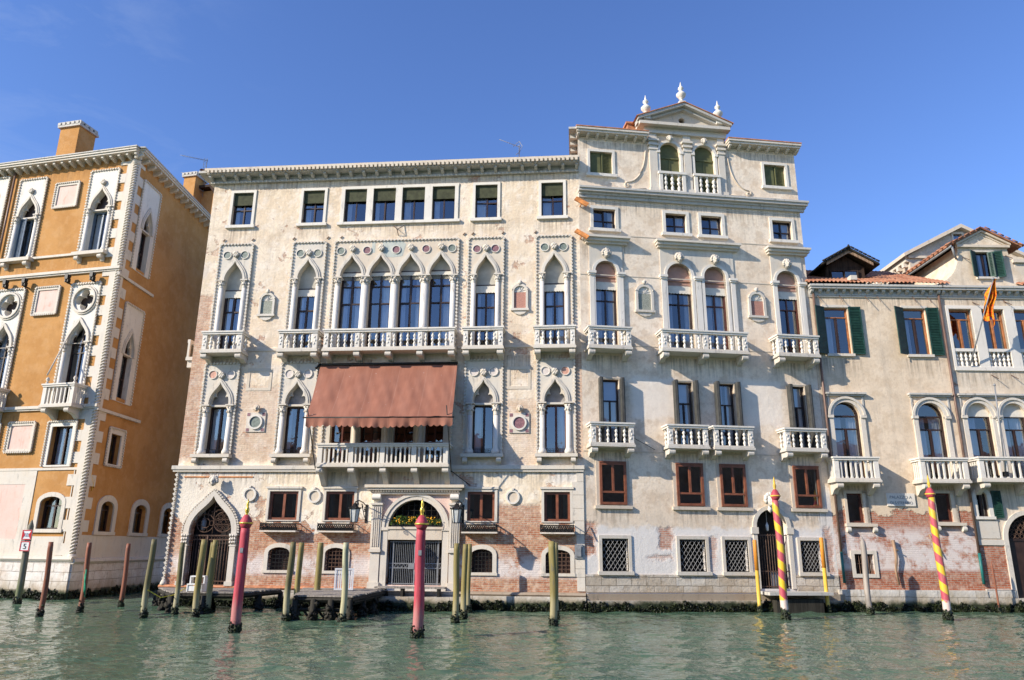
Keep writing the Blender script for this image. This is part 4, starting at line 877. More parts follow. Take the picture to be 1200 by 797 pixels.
for s_ in (-1, 1): q.add([(5.2, -.5, 23.24), (5.2+s_*2.42, -.5, 22.27), (5.2+s_*2.42, 9, 22.27), (5.2, 9, 23.24)], [(0, 1, 2, 3)]); q.add([(5.2, -.5, 23.28), (5.2+s_*2.42, -.5, 22.31), (5.2+s_*2.42, 9, 22.31), (5.2, 9, 23.28)], [(0, 1, 2, 3)]); q.add([(5.2, -.5, 23.24), (5.2+s_*2.42, -.5, 22.27), (5.2+s_*2.42, -.5, 22.31), (5.2, -.5, 23.28)], [(0, 1, 2, 3)])
q.add([(3.3, 9, 21.7), (7.3, 9, 21.7), (7.3, 9, 22.3), (5.2, 9, 23.1), (3.3, 9, 22.3)], [(0, 1, 2, 3, 4)]); q.box(3.3, 7.32, .31, 9, 21.7, 22.25); q.build('pavilion_roof', 'brickledge', pv)
for x, z in ((3.34, 22.38), (5.16, 23.30), (6.98, 22.42)):
    MB().box(x-.16, x+.16, -.36, -.04, z-.12, z+.10).lathe((x, -.2, z+.1), [(.15, 0), (.09, .08), (.07, .16), (.15, .24), (.23, .36), (.24, .44), (.15, .54), (.08, .60), (.07, .66), (.14, .74), (.13, .80), (.06, .88), (.04, .98), (.008, 1.14)], 12).build('urn', 'stone_clean', pv)
for a, b in ((3.46, 3.84), (5.16, 5.52), (6.88, 7.2)):
    q = MB().box(a, b, -.10, .02, 18.45, 21.62).box(a-.05, b+.05, -.15, .02, 18.45, 18.75).box(a-.04, b+.04, -.14, .02, 20.75, 20.85).box(a-.06, b+.06, -.17, .02, 20.98, 21.08).box(a-.08, b+.08, -.2, .02, 21.2, 21.3); q.build('pilaster', 'stone', T)
for c, h in PW:
    a = [(c+h, 18.7)]+rnd(c, 20.72, h)+[(c-h, 18.7)]; o_ = [(c+h+.12, 18.7)]+rnd(c, 20.72, h+.12)+[(c-h-.12, 18.7)]
    W = MB().band(a, o_, -.07, .02).box(c-h-.16, c-h, -.12, .05, 20.62, 20.76).box(c+h, c+h+.16, -.12, .05, 20.62, 20.76).build('arched_window', 'stone_clean', T)
    q = MB(); head(q, (c, -.14, 21.38), .14, 3); q.build('carved_head', 'stone', W)
    q = MB().add([(x, .16, z) for x, z in [(c-h, 18.7), (c+h, 18.7)]+rnd(c, 20.72, h)], [tuple(range(19))]); q.box(c-h, c+h, .10, .16, 20.42, 20.50).box(c-.02, c+.02, .12, .16, 18.7, 20.42).box(c-h, c, .145, .16, 18.7, 20.42); q.build('shutter', 'shutter_olive', W)
    x0, x1 = c-.62, c+.66; b_ = MB().box(x0-.04, x1+.04, -.24, .0, 19.46, 19.58).box(x0, x1, -.2, 0, 18.45, 18.62).box(x0, x0+.16, -.2, -.04, 18.6, 19.46).box(x1-.16, x1, -.2, -.04, 18.6, 19.46).build('balustrade', 'stone_clean', W)
    for k in range(3): link('baluster', BAL['bulb'], b_, None, (x0+.16+(x1-x0-.32)*(k+.5)/3, -.12, 18.6), None, (1.3, 1.3, .87))
for s_, xa, xv, ya in ((1, 3.28, 2.35, 20.7), (-1, 7.38, 8.3, 20.7)):
    q = MB(); pts = bez((xa, 0, ya), (xa-s_*.05, 0, 19.8), (xa-s_*.35, 0, 19.05), (xv+s_*.02, 0, 18.98), 12)
    pts += [(xv+.17*(1-k/14)*math.cos(math.pi/2+s_*k*.6)*1., 0, 18.82+.17*(1-k/14)*math.sin(math.pi/2+s_*k*.6)) for k in range(13)]
    q.tube([(p[0], -.02, p[2]) for p in pts], .035, 6); q.tube([(xa-s_*.03, -.02, 18.7), (xv+s_*.15, -.02, 18.65)], .02, 5); q.build('scroll_relief', 'stone_warm', T)
def olive(a, b):
    W = rect_window(T, a, b, 19.28, 20.45, .12, .05, 'stone_clean', frame=False)
    c = (a+b)/2; MB().box(a, b, .12, .18, 19.28, 20.45).build('shutter', 'shutter_olive', W); MB().box(a+.02, c-.01, .09, .12, 19.3, 20.43).build('shutter', 'shutter_olive', W) if a < 5 else MB().box(a+.02, c-.01, .10, .12, 19.3, 20.43).build('shutter', 'shutter_olive', W)
    q = louvre(W, c+.04, b-.03, 19.3, 20.42, .05, 'shutter_olive', 'shutter', None, R_(12))
for a, b in t5: olive(a, b)
# main cornice
q = MB().box(-.02, 11.0, -.12, .02, 18.0, 18.14).box(-.02, 11.05, -.20, .02, 18.14, 18.24).box(-.05, 11.1, -.34, .02, 18.24, 18.36).box(-.05, 11.13, -.40, .02, 18.36, 18.46)
q.build('cornice', 'stone_dirty', T)
for a, b in t4: rect_window(T, a, b, 16.5, 17.5, .14, .05, 'stone_clean', 'wood_dark', (.5,), (.45,), .2, cur=(1,), frac=.45, w=.05)
for z in (17.86, 16.22, 14.25, 11.0, 6.35): MB().box(0, 10.83, -.018, .01, z-.02, z+.02).build('string_course', 'stone_warm', T)
# piano nobile with heads
def tower_arch(c, h, x0, x1, par):
    ztop, zs = 14.95, 14.42
    a = [(c+h, 10.84)]+rnd(c, zs, h)+[(c-h, 10.84)]; o_ = [(c+h+.13, 10.84)]+rnd(c, zs, h+.13)+[(c-h-.13, 10.84)]
    MB().band(a, o_, -.09, .02).build('archivolt', 'stone_clean', par)
    MB().add([(x, .2, z) for x, z in [(c-h, 13.98), (c+h, 13.98)]+rnd(c, zs, h)], [tuple(range(19))]).box(c-h, c+h, .15, .2, 14.2, 14.23).box(c-h, c+h, .14, .2, 13.96, 14.02).build('lunette', 'lunette_brown', par)
    scallop(par, c-h, c+h, 13.60, 13.98, .14, 'blind'); casement(par, c-h, c+h, 10.86, 13.95, .24, 'wood_dark' if c < 6 else 'wood_brown', (.5,), (.32, .72), .06); curtain(par, c-h+.05, c+h-.05, 10.9, 13.9, .38, (0, 1), .4)
    q = MB(); head(q, (c, -.2, 15.22), .2, int(c*10)); q.build('carved_head', 'stone', par)
for grp, x0, x1, hx0, hx1 in (([0], .42, 1.96, .16, 2.28), ([1, 2], 3.74, 7.24, 3.52, 7.55), ([3], 9.08, 10.6, 8.86, 10.98)):
    hs = [[(t3[i][0]-t3[i][1], 10.86), (t3[i][0]+t3[i][1], 10.86)]+rnd(t3[i][0], 14.42, t3[i][1]) for i in grp]
    W = MB().plate(rect(x0, x1, 10.84, 15.72), hs, -.04, .26, 0, .06).build('arched_window', 'stone', T)
    MB().box(hx0+.1, hx1-.1, -.18, .02, 15.72, 15.82).box(hx0+.04, hx1-.04, -.30, .02, 15.82, 15.94).box(hx0, hx1, -.40, .02, 15.94, 16.04).build('hood', 'stone', W)
    for i in grp: tower_arch(*t3[i], x0, x1, W)
    xs = [x0]+([(t3[1][0]+t3[1][1]+t3[2][0]-t3[2][1])/2-.13] if len(grp) > 1 else [])+[x1-.2]
    for j, x in enumerate(xs):
        w = .26 if 0 < j < len(xs)-1 else .2; MB().box(x, x+w, -.10, .02, 10.84, 14.2).box(x-.05, x+w+.05, -.16, .05, 14.2, 14.27).box(x-.08, x+w+.08, -.2, .05, 14.27, 14.38).build('pilaster', 'stone_clean', W)
balcony(T, .18, 2.02, 11.62, 10.62, .75, (4,), brk=[.3, 1.9], bh=.36); balcony(T, 3.42, 7.28, 11.62, 10.62, .75, (5, 5), brk=[3.56, 5.35, 7.14], bh=.36); balcony(T, 8.72, 10.6, 11.62, 10.62, .75, (4,), brk=[8.85, 10.46], bh=.36)
niche(T, 2.92, 12.36, 14.04, .92, 'relief_green'); niche(T, 8.23, 12.36, 13.98, .92, 'relief_red')
# lower piano with folded shutters
for i, (a, b) in enumerate(t2):
    W = MB().ring(a-.10, b+.10, 6.6, 9.54, .05, -.02, .02).box(a-.05, a, -.02, .25, 6.7, 9.48).box(b, b+.05, -.02, .25, 6.7, 9.48).build('window', 'stone_warm', T)
    casement(W, a, b, 6.7, 9.45, .22, 'wood_dark', (), (.66,), .06); MB().box((a+b)/2-.03, (a+b)/2+.03, .17, .26, 6.7, 8.5).build('glazing_bar', 'wood_dark', W); MB().box(a+.05, b-.05, .34, .36, 8.6 if i < 2 else 7.2, 9.4).build('roller_blind', 'curtain', W) if i < 2 else None; curtain(W, a+.04, b-.04, 6.7, 9.4 if i > 1 else 8.55, .33, (0, 1), .42)
    for x in (a-.17, b+.03):
        q = MB().box(x, x+.045, -.34, -.02, 6.7, 9.48).box(x+.05, x+.095, -.36, -.02, 6.7, 9.48).box(x+.10, x+.14, -.33, -.02, 6.7, 9.48)
        for k in range(34): q.box(x-.008, x+.148, -.31, -.06, 6.78+k*.079, 6.80+k*.079)
        q.build('shutter', 'shutter_grey', W)
for a, b in ((.19, 2.0), (3.49, 5.22), (5.50, 7.22), (8.68, 10.52)): balcony(T, a, b, 7.46, 6.45, .7, (4,), brk=[a+.14, b-.14], bh=.36)
# brown framed windows
for i, (a, b) in enumerate(t1):
    W = MB().ring(a, b, 4.15, 5.87, .10, -.10, .02).box((a+b)/2-.045, (a+b)/2+.045, -.085, .0, 4.68, 5.8).box(a+.08, b-.08, -.085, .0, 4.62, 4.70).box(a, b, -.12, .02, 5.86, 5.92)
    W = W.build('window', 'wood_mid', T); MB().add([(a+.05, -.03, 4.2), (b-.05, -.03, 4.2), (b-.05, -.03, 5.8), (a+.05, -.03, 5.8)], [(0, 1, 2, 3)]).build('pane', 'glass', W)
    MB().box(a-.14, a, -.03, .02, 4.1, 5.95).box(b, b+.14, -.03, .02, 4.1, 5.95).box(a-.22, b+.22, -.12, .02, 3.98, 4.11).build('surround', 'stone_dirty' if i == 9 else 'stone_warm', W)
# ground floor
for a, b in t0:
    W = rect_window(T, a, b, 1.52, 2.80, .13, .05, 'stone', frame=False, sillx=.05); bar_grate(W, a, b, 1.52, 2.78, .02, 6, 6, .008, 'iron_white', True)
    MB().ring(a, b, 1.52, 2.78, .03, .0, .05).build('frame', 'iron', W)
a_ = [(8.73, .86)]+rnd(8.05, 3.35, .68, .70)+[(7.37, .86)]; o_ = [(8.90, .86)]+rnd(8.05, 3.35, .85, .87)+[(7.20, .86)]
D = MB().band(a_, o_, -.06, .02).box(7.12, 7.42, -.1, .05, 3.05, 3.32).box(8.68, 8.98, -.1, .05, 3.05, 3.32).build('water_door', 'stone', T, 'arched water door with iron bars beneath a carved head')
q = MB(); head(q, (7.98, -.24, 4.42), .26, 8); q.blob((7.98, -.2, 4.1), .14, .3, 7, 0, (1, .7, 1.2)); q.build('carved_head', 'stone_clean', D)
g = MB()
for i in range(12): x = 7.43+i*.112; g.tube([(x, .06, .88), (x, .06, 3.05)], .013, 4)
for z in (.95, 3.0, 1.55): g.box(7.4, 8.7, .04, .08, z-.02, z+.02)
g.build('iron_gate', 'iron_rust', D); MB().box(7.37, 8.73, .5, .54, .86, 4.1).build('hall_shade_sheet', 'interior', D); MB().box(7.9, 8.3, .12, .2, .9, 1.55).build('notice_panel', 'iron_grey', D)
MB().lathe((7.95, .2, 3.2), [(.03, -.03), (.06, 0), (.075, .2), (.04, .28), (.01, .34)], 6).tube([(7.95, .2, 3.5), (7.95, .2, 4.0)], .008, 4).build('hanging_lamp', 'lantern_glass', D)
MB().box(.0, 7.18, -.05, .02, .72, 1.40).box(8.92, 10.8, -.05, .02, .72, 1.40).build('ashlar_plinth', 'ashlar', T)
MB().box(.0, 10.9, -.20, .1, .42, .66).build('plinth_ledge', 'ledge', T)
MB().box(.0, 10.9, -.34, .1, -.5, .42).build('foundation', 'quay', T)
q = MB().box(7.25, 9.95, -1.0, -.2, .66, .78).build('landing_slab', 'stone_dirty', T); MB().box(7.6, 9.6, -.80, -.34, -.4, .50).build('slab_shadow_block', 'deck_dark', q)  # dark block under the slab paints the shadow beneath it
for x, z in ((.05, 18.0-.35), (.03, 16.05)):
    MB().obox((x-.0, -.32, z), (.26, -.10, -.20), (.0, .05, 0), (.06, 0, .08)).obox((x, -.15, z-.10), (.02, 0, 0), (0, .16, 0), (0, 0, .02)).build('shutter_catch_board', 'rust_orange', T)
q = MB()
for a, b, c, d in ((.3, 9.9, .4, .5), ): pass
q.tube([(1.9, -.3, 7.0), (3.1, -.05, 6.45)], .012, 4); q.tube([(10.45, -.3, 7.0), (10.8, -.05, 6.8)], .012, 4); q.tube([(.2, -.03, 3.25), (.0, -.2, 2.95)], .02, 4); q.build('iron_stays', 'iron', T)

# ================================================================== ORANGE PALACE
O = thing('orange_palace', 'ochre orange palace with white gothic window frames and rope-carved corner, beside the side canal', 'palace', OC, A_O)
SA = R_(102.2)
def ts(o): o.location = (-.30, 0, 0); o.rotation_euler = (0, 0, SA)
def onside(mb, name, mat, par=None, label=None):
    o = mb.build(name, mat, par or O, label)
    if par is None: ts(o)
    return o
OW3 = [-6.67, -2.08]; OW2 = [-6.66, -2.02]
H = []
for c in OW3: H.append(rect(c-.6, c+.6, 16.8, 20.5))
for c in OW2: H += [rect(c-.62, c+.62, 8.9, 13.2), rect(c-.6, c+.6, 13.6, 14.85)]
H += [rect(-7.0, -5.9, 5.95, 7.85), rect(-2.6, -1.42, 5.95, 7.85), [(-2.53, 3.05), (-1.30, 3.05)]+rnd(-1.915, 4.22, .615, .3, 10)]
H += [[(-9.6, 3.05), (-8.4, 3.05)]+rnd(-9.0, 4.22, .6, .3, 10)]
fwall = MB().plate(rect(-15, -.30, -.4, 22.3), H, 0, .32).build('front_wall', 'wall_orange', O)
SH = [rect(1.35, 2.3, 16.4, 19.9), rect(1.40, 2.34, 9.5, 13.1), rect(1.50, 2.5, 6.2, 7.7)]
for a, b in ((1.60, 2.75), (4.75, 6.0), (7.9, 9.1)): c = (a+b)/2; SH.append([(a, 2.98), (b, 2.98)]+rnd(c, 4.1, (b-a)/2, .32, 10))
onside(MB().plate(rect(0, 24, -.4, 22.3), SH, 0, .32), 'side_wall', 'wall_orange')
MB().box(-14.5, -.9, .95, 1.0, -.3, 22).build('room_shade_sheet', 'interior', O); onside(MB().box(.9, 23, .95, 1.0, -.3, 22), 'side_room_shade_sheet', 'interior')
ca, sa = math.cos(SA), math.sin(SA)
# cornice on both faces
def both_eave():
    c = eave(O, -15, .02, 21.88, 22.12, .52, .52, mat='stone', bw=.13, bh=.27, dent=False, back=False); MB().box(-15, .1, -.62, .1, 22.325, 22.39).build('gutter', 'stone_dirty', c)
    n0 = len(bpy.data.objects); d = eave(O, -.35, 24, 21.88, 22.12, .52, .66, mat='stone', bw=.15, bh=.27, name='side_cornice', dent=False, back=False); ts(d); MB().box(-.5, 24, -.62, .1, 22.325, 22.39).build('gutter', 'stone_dirty', d)
both_eave()
MB().add([(-15, -.4, 22.38), (.1, -.4, 22.38), (.1+23*ca, 23*sa, 22.38), (-15, 23*sa, 22.38)], [(0, 1, 2, 3)]).add([(-15, .3, 22.42), (-.5, .3, 22.42), (-5, 6, 24.0), (-15, 6, 24.0)], [(0, 1, 2, 3)]).build('roof', 'tiles', O)
def chimney(par, x, y, z0, z1, w, d, mat, T_=None):
    m = MB().box(x-w/2, x+w/2, y-d/2, y+d/2, z0, z1); c = m.build('chimney', mat, par)
    q = MB().box(x-w/2-.12, x+w/2+.12, y-d/2-.12, y+d/2+.12, z1, z1+.12)
    n = max(4, int(w/.22))
    for i in range(n):
        for yy in (y-d/2-.14, y+d/2+.02): q.box(x-w/2-.12+i*(w+.24)/n, x-w/2-.12+(i+.62)*(w+.24)/n, yy, yy+.12, z1+.12, z1+.30)
    for i in range(4):
        for xx in (x-w/2-.14, x+w/2+.02): q.box(xx, xx+.12, y-d/2-.1+i*(d+.2)/4, y-d/2-.1+(i+.6)*(d+.2)/4, z1+.12, z1+.30)
    q.box(x-w/2-.06, x+w/2+.06, y-d/2-.06, y+d/2+.06, z1+.28, z1+.36); q.build('chimney_cap', 'stone_dirty', c); return c
chimney(O, -6.6, 2.0, 22.3, 25.55, 1.3, 1.2, 'wall_orange'); chimney(O, -6.45, 12.1, 22.5, 27.7, .95, 1.1, 'wall_orange')
DR = MB().prism([(-6.0, 22.5), (-4.2, 22.5), (-4.2, 25.6), (-5.0, 26.9), (-6.0, 26.9)], 12.4, 15).build('roof_turret', 'wall_orange', O); MB().prism([(-6.2, 27.0), (-5.1, 27.0), (-3.9, 25.3), (-3.9, 25.5), (-5.0, 27.2), (-6.2, 27.2)], 12.0, 15.2).build('turret_roof', 'dormer', DR)
# quoins and corner rope
def quoins(face):
    q = MB(); z = 1.9; k = 0
    while z < 21.7:
        h = .52; big = k % 2 == 0; w = .92 if big else .30
        if face: q.box(-.32-w+.0, -.44, -.05, .02, z, min(21.85, z+h))
        else: q.box(.14, .80 if big else .36, -.05, .02, z, min(21.85, z+h))
        z += h; k += 1
    return q
quoins(True).box(-.80, -.44, -.055, .02, 1.8, 21.85).build('quoins', 'stone', O); onside(quoins(False).box(.14, .36, -.055, .02, 1.8, 21.85), 'side_quoins', 'stone')
q = MB(); n = 130
for i in range(n):
    z0 = 1.95+i*.152
    if z0 > 21.6: break
    for k in range(2):
        a = i*.0; q.tube([(-.36+.11*math.cos(-2.6+j*.75), .04+.11*math.sin(-2.6+j*.75), z0+.04*j) for j in range(5)], .05, 5) if k == 0 else None
q.lathe((-.36, .04, 1.9), [(.10, 0), (.10, 19.8)], 10); q.lathe((-.36, .04, 1.75), [(.2, 0), (.2, .1), (.14, .2)], 10); q.lathe((-.36, .04, 21.6), [(.12, 0), (.2, .15), (.22, .28)], 10); q.build('corner_rope', 'stone', O)
# string courses
for z in (15.82, 8.78): MB().box(-15, -.18, -.16, .02, z-.07, z+.07).box(-15, -.22, -.10, .02, z-.15, z-.07).build('string_course', 'stone', O)
MB().box(-15, -3.1, -.10, .02, 16.72, 16.84).build('string_course', 'stone', O); MB().box(-15, -.8, -.05, .02, 5.74, 5.86).build('string_course', 'stone', O)
MB().xprism([(0, 1.62), (-.14, 1.62), (-.22, 1.72), (-.18, 1.84), (0, 1.88)], -15, -.15).build('base_moulding', 'stone', O)
onside(MB().box(-.1, 3.4, -.10, .02, 15.42, 15.56), 'side_string_course', 'stone'); onside(MB().box(-.1, 3.9, -.14, .02, 8.56, 8.70), 'side_string_course', 'stone'); onside(MB().xprism([(0, 1.52), (-.14, 1.52), (-.22, 1.62), (-.18, 1.74), (0, 1.78)], -.1, 20), 'side_base_moulding', 'stone')
MB().box(-15, -.26, -.10, .02, -.5, 1.64).build('foundation', 'ashlar_white', O); onside(MB().box(-.05, 22, -.10, .02, -.5, 1.54), 'side_foundation', 'ashlar_white')
# white lower zone with marble panel, orange patch left bare
MB().plate(rect(-15, -.9, 1.86, 5.75), [rect(-3.05, -.95, 2.7, 5.74), rect(-7.9, -3.6, 2.6, 5.1), rect(-9.9, -8.1, 2.75, 4.9)], -.03, .03).build('stone_facing', 'stone', O)
MB().box(-3.05, -.95, -.035, -.01, 1.9, 2.72).build('stone_facing', 'stone', O); onside(MB().box(.3, 22, -.03, .02, 1.75, 2.8), 'side_stone_facing', 'stone')
MB().box(-7.9, -3.6, -.015, .01, 2.6, 5.1).build('marble_panel', 'marble_pink', O)
# gothic windows third floor
for i, c in enumerate(OW3):
    W = gothic_window(O, c-.90, c+.86, 16.78, 21.48, c, .56, 19.25, 20.42, 19.2, ((.5,), ()), None, plate_mat='stone_clean', cap=(18.85, 19.3), blind_d=None, tre=True, lun='wood_dark', wood='wood_blue', cur=True, shutter='wood_blue' if i == 0 else None)
    s = MB().box(c-1.0, c+.95, -.36, .02, 16.60, 16.78)
    for q in (c-.72, c+.68): scroll_bracket(s, q, .2, 16.6, .28, .36)
    s.build('sill', 'stone', W)
W0 = MB().plate(rect(-13, -8.36, 16.8, 21.8), [[(-9.35+.55*math.cos(-2*math.pi*k/24), 20.6+.55*math.sin(-2*math.pi*k/24)) for k in range(24)], rect(-9.8, -8.9, 17, 19.2)], -.05, .3, 0, .1).build('gothic_window', 'stone_clean', O)
MB().rope([(-8.36, 16.8), (-8.36, 21.8), (-13, 21.8)], .055, -.09).build('rope_moulding', 'stone', W0); MB().box(-12, -8.6, .26, .3, 16.9, 21.4).build('pane', 'wood_dark', W0)
# quatrefoil windows second floor
def quatre(cx, cz, r):
    pts = []
    for k in range(4):
        a0 = math.pi/2*k+math.pi/4
        ccx, ccz = cx+r*.50*math.cos(a0+math.pi/4), cz+r*.50*math.sin(a0+math.pi/4)
        for j in range(9):
            t_ = a0+math.pi/4-2.0+4.0*j/8; pts.append((ccx+r*.40*math.cos(t_), ccz+r*.40*math.sin(t_)))
    return pts
for i, c in enumerate(OW2):
    hw = .56; hole = [(c-hw, 8.92), (c+hw, 8.92)]+ogee(c, 12.0, hw, 1.15)
    W = MB().plate(rect(c-.90, c+.84, 8.86, 15.1), [hole, quatre(c, 14.22, .62)], -.05, .42, 0, .1).build('gothic_window', 'stone_clean', O)
    MB().rope([(c-.90, 8.9), (c-.90, 15.1), (c+.84, 15.1), (c+.84, 8.9)], .055, -.09).build('rope_moulding', 'stone', W)
    a = ogee(c, 12.0, hw, 1.15); MB().band(offs(a, -.005), offs(a, .14), -.14, -.045).build('arch_moulding', 'stone', W)
    MB().annulus(c, 14.22, .60, .70, -.16, -.04, 28).annulus(c, 14.22, .72, .78, -.11, -.04, 28).build('round_moulding', 'stone', W)
    for e in (c-.68, c+.66): q = MB(); q.lathe((e, -.05, 8.9), [(.15, 0), (.1, .2), (.095, 2.6)], 12); q.build('column', 'stone_clean', W); q = MB(); capital(q, e, -.05, 11.55, 12.0, .1); q.build('capital', 'stone', W)
    MB().box(c-.65, c+.65, .30, .33, 13.5, 14.95).build('pane', 'wood_dark', W)
    casement(W, c-hw, c+hw, 8.95, 13.1, .27, 'wood_dark', (.5,), (.62,), .06); curtain(W, c-.5, c+.5, 9, 13, .4, (0, 1), .4)
    MB().plate([(c-hw, 11.98), (c+hw, 11.98)]+a, [[(c-hw*.86, 12.001), (c+hw*.86, 12.001)]+trefoil(c, 12.0, hw*.86, 1.0)[1:-1]], .06, .1).build('tracery', 'stone', W)
    B_ = balcony(O, c-.76, c+1.02, 9.76, 8.62, .8, (6,), 'slim', brk=[c-.55, c+.75], bh=.5, emblem=False, sideN=5)
    for x in (c-.66, c+.92): MB().lathe((x, -.72, 9.76), [(.05, 0), (.08, .06), (.03, .12), (.09, .22), (.07, .3), (.01, .36)], 8).build('finial', 'stone', B_)
# square marble panels
for a, b, c, d in ((-5.13, -3.62, 19.55, 21.0), (-5.13, -3.63, 13.58, 15.08), (-5.17, -3.6, 6.62, 8.08)):
    o = MB().ring(a, b, c, d, .16, -.08, .01).rope([(a, c), (a, d), (b, d), (b, c), (a, c)], .045, -.1, .13).build('marble_panel', 'stone', O); MB().box(a+.15, b-.15, -.03, .01, c+.15, d-.15).build('pink_slab', 'marble_pink', o)
for xa, xb in ((-7.0, -5.9), (-2.6, -1.42)):
    W = rect_window(O, xa, xb, 5.98, 7.82, .2, .06, 'stone_clean', 'wood_dark', (.5,), (), .26, cur=(0, 1), sill=False); MB().rope([(xa-.24, 5.9), (xa-.24, 8.06), (xb+.24, 8.06), (xb+.24, 5.9)], .045, -.1, .13).build('rope_moulding', 'stone', W)
def lowarch(par, c, h, z0, zs, rise, T_=None, w=.2):
    a = [(c+h, z0)]+rnd(c, zs, h, rise, 10)+[(c-h, z0)]; o_ = [(c+h+w, z0)]+rnd(c, zs+.03, h+w, rise+w*.9, 10)+[(c-h-w, z0)]
    W = MB().band(a, o_, -.07, .02).box(c-h-w-.05, c+h+w+.05, -.10, .02, z0-.16, z0).build('arched_window', 'stone', par)
    if T_: T_(W)
    casement(W, c-h, c+h, z0, zs+rise, .26, 'wood_dark', (.5,), (.72,), .07); return W
lowarch(O, -1.915, .615, 3.05, 4.22, .3); lowarch(O, -9.0, .6, 3.05, 4.22, .3)
# side windows
gothic_window(O, .86, 2.68, 16.2, 21.2, 1.82, .46, 18.55, 19.85, 18.6, ((.5,), (.5,)), None, plate_mat='stone_clean', cap=(18.1, 18.6), blind_d=None, tre=True, lun='wood_dark', cols=False, fin=False, T=ts)
gothic_window(O, .96, 2.78, 9.28, 14.33, 1.87, .46, 11.7, 13.0, 11.75, ((.5,), (.5,)), None, plate_mat='stone_clean', cap=(11.3, 11.7), blind_d=None, tre=True, lun='wood_dark', cols=False, fin=False, T=ts)
W = rect_window(O, 1.55, 2.48, 6.2, 7.68, .24, .05, 'stone_clean', 'wood_dark', (.5,), (), .26, T=ts, sill=False); MB().rope([(1.28, 6.1), (1.28, 7.95), (2.75, 7.95), (2.75, 6.1), (1.28, 6.1)], .045, -.08, .13).build('rope_moulding', 'stone', W)
for a, b in ((1.60, 2.75), (4.75, 6.0), (7.9, 9.1)): lowarch(O, (a+b)/2, (b-a)/2, 2.98, 4.1, .32, ts, .3)
# drainpipe, floodlights, iron stays
MB().tube([(-8.0, -.12, 22.0), (-7.98, -.12, 15.9)], .055, 8).build('drainpipe', 'pipe', O)
for x in (-6.9, -5.7, -3.05, -1.55):
    MB().box(x-.09, x+.09, -.42, -.22, 15.3, 15.55).box(x-.16, x+.16, -.36, -.26, 15.4, 15.5).box(x-.03, x+.03, -.3, 0, 15.1, 15.16).box(x-.1, x-.05, -.38, -.2, 15.15, 15.35).box(x+.05, x+.1, -.38, -.2, 15.15, 15.35).build('floodlight', 'iron', O)
MB().tube([(-2.5, -.15, 12.4), (-1.95, -1.5, 10.0)], .035, 6).build('flag_pole_stub', 'stone', O)
onside(MB().tube([(.35, -.04, 5.6), (.75, -.04, 4.95)], .02, 5).tube([(.68, -.04, 5.35), (.6, -.04, 4.8)], .02, 5), 'iron_stay', 'gold')

# ================================================================== BEIGE HOUSE (right) and GABLED HOUSE
def right_house(name, label, mat, x0, x1, H, outer=None, z1=14.0):
    B = thing(name, label, 'house', JT, A_R); shell(B, x1-x0, 11, -.4, z1, mat, H, x0, outer); MB().box(x0+.3, x1-.3, .95, 1.0, -.3, z1-.1).build('room_shade_sheet', 'interior', B); return B
H = [rect(.74, 1.82, 11.0, 13.2), rect(4.40, 5.42, 11.0, 13.2)]
RC = [(1.20, .60), (4.96, .60)]
for c, h in RC: H.append([(c-h, 5.4), (c+h, 5.4)]+rnd(c, 8.16, h, .62))
H += [rect(.80, 1.48, 3.55, 4.8), rect(4.62, 5.30, 3.62, 4.84), rect(.86, 1.64, 1.46, 2.28)]
RA = right_house('beige_house', 'beige plastered house with dark green shutters above exposed pink brick', 'wall_beige', .12, 6.2, H)
H2 = [rect(6.5, 7.56, 10.45, 13.2), rect(8.02, 9.06, 10.45, 13.2), rect(9.52, 10.56, 10.45, 13.2), rect(8.2, 9.02, 14.8, 16.05)]
RC2 = [(7.12, .56), (8.70, .56), (10.28, .56)]
for c, h in RC2: H2.append([(c-h, 5.4), (c+h, 5.4)]+rnd(c, 8.2, h, .60))
H2 += [[(6.40, 3.86), (6.88, 3.86)]+rnd(6.64, 4.68, .24, .24), [(7.50, .55), (9.5, .55)]+rnd(8.5, 2.95, 1.0, 1.0)]
gb = [(6.2, -.4), (12.5, -.4), (12.5, 14.3)]+[(p[0], p[1]) for p in bez((10.9, 14.3), (10.5, 14.75), (9.85, 15.1), (9.78, 16.3), 8)]+[(7.44, 16.3)]+[(p[0], p[1]) for p in bez((7.44, 16.3), (7.38, 15.1), (6.85, 14.7), (6.35, 14.5), 8)][1:]+[(6.2, 14.3)]
RB = right_house('gabled_house', 'beige house with curved gable, green shuttered attic window and dark arched boat door', 'wall_beige2', 6.2, 12.5, H2, gb)
for B_, a, b in ((RA, .1, 6.19), (RB, 6.2, 12.5)):
    c = eave(B_, a, b, 13.80, 14.05, .34, .39, mat='stone_dirty', bw=.13, bh=.20, dent=False); MB().box(a, b, -.06, .02, 13.72, 13.79).build('moulding', 'stone_warm', c)
tile_roof(RA, .0, 6.6, -.46, 14.28, 5.5, 17.15, rows=.36)
tile_roof(RB, 9.9, 12.5, -.42, 14.28, 4.0, 16.4, rows=.36)
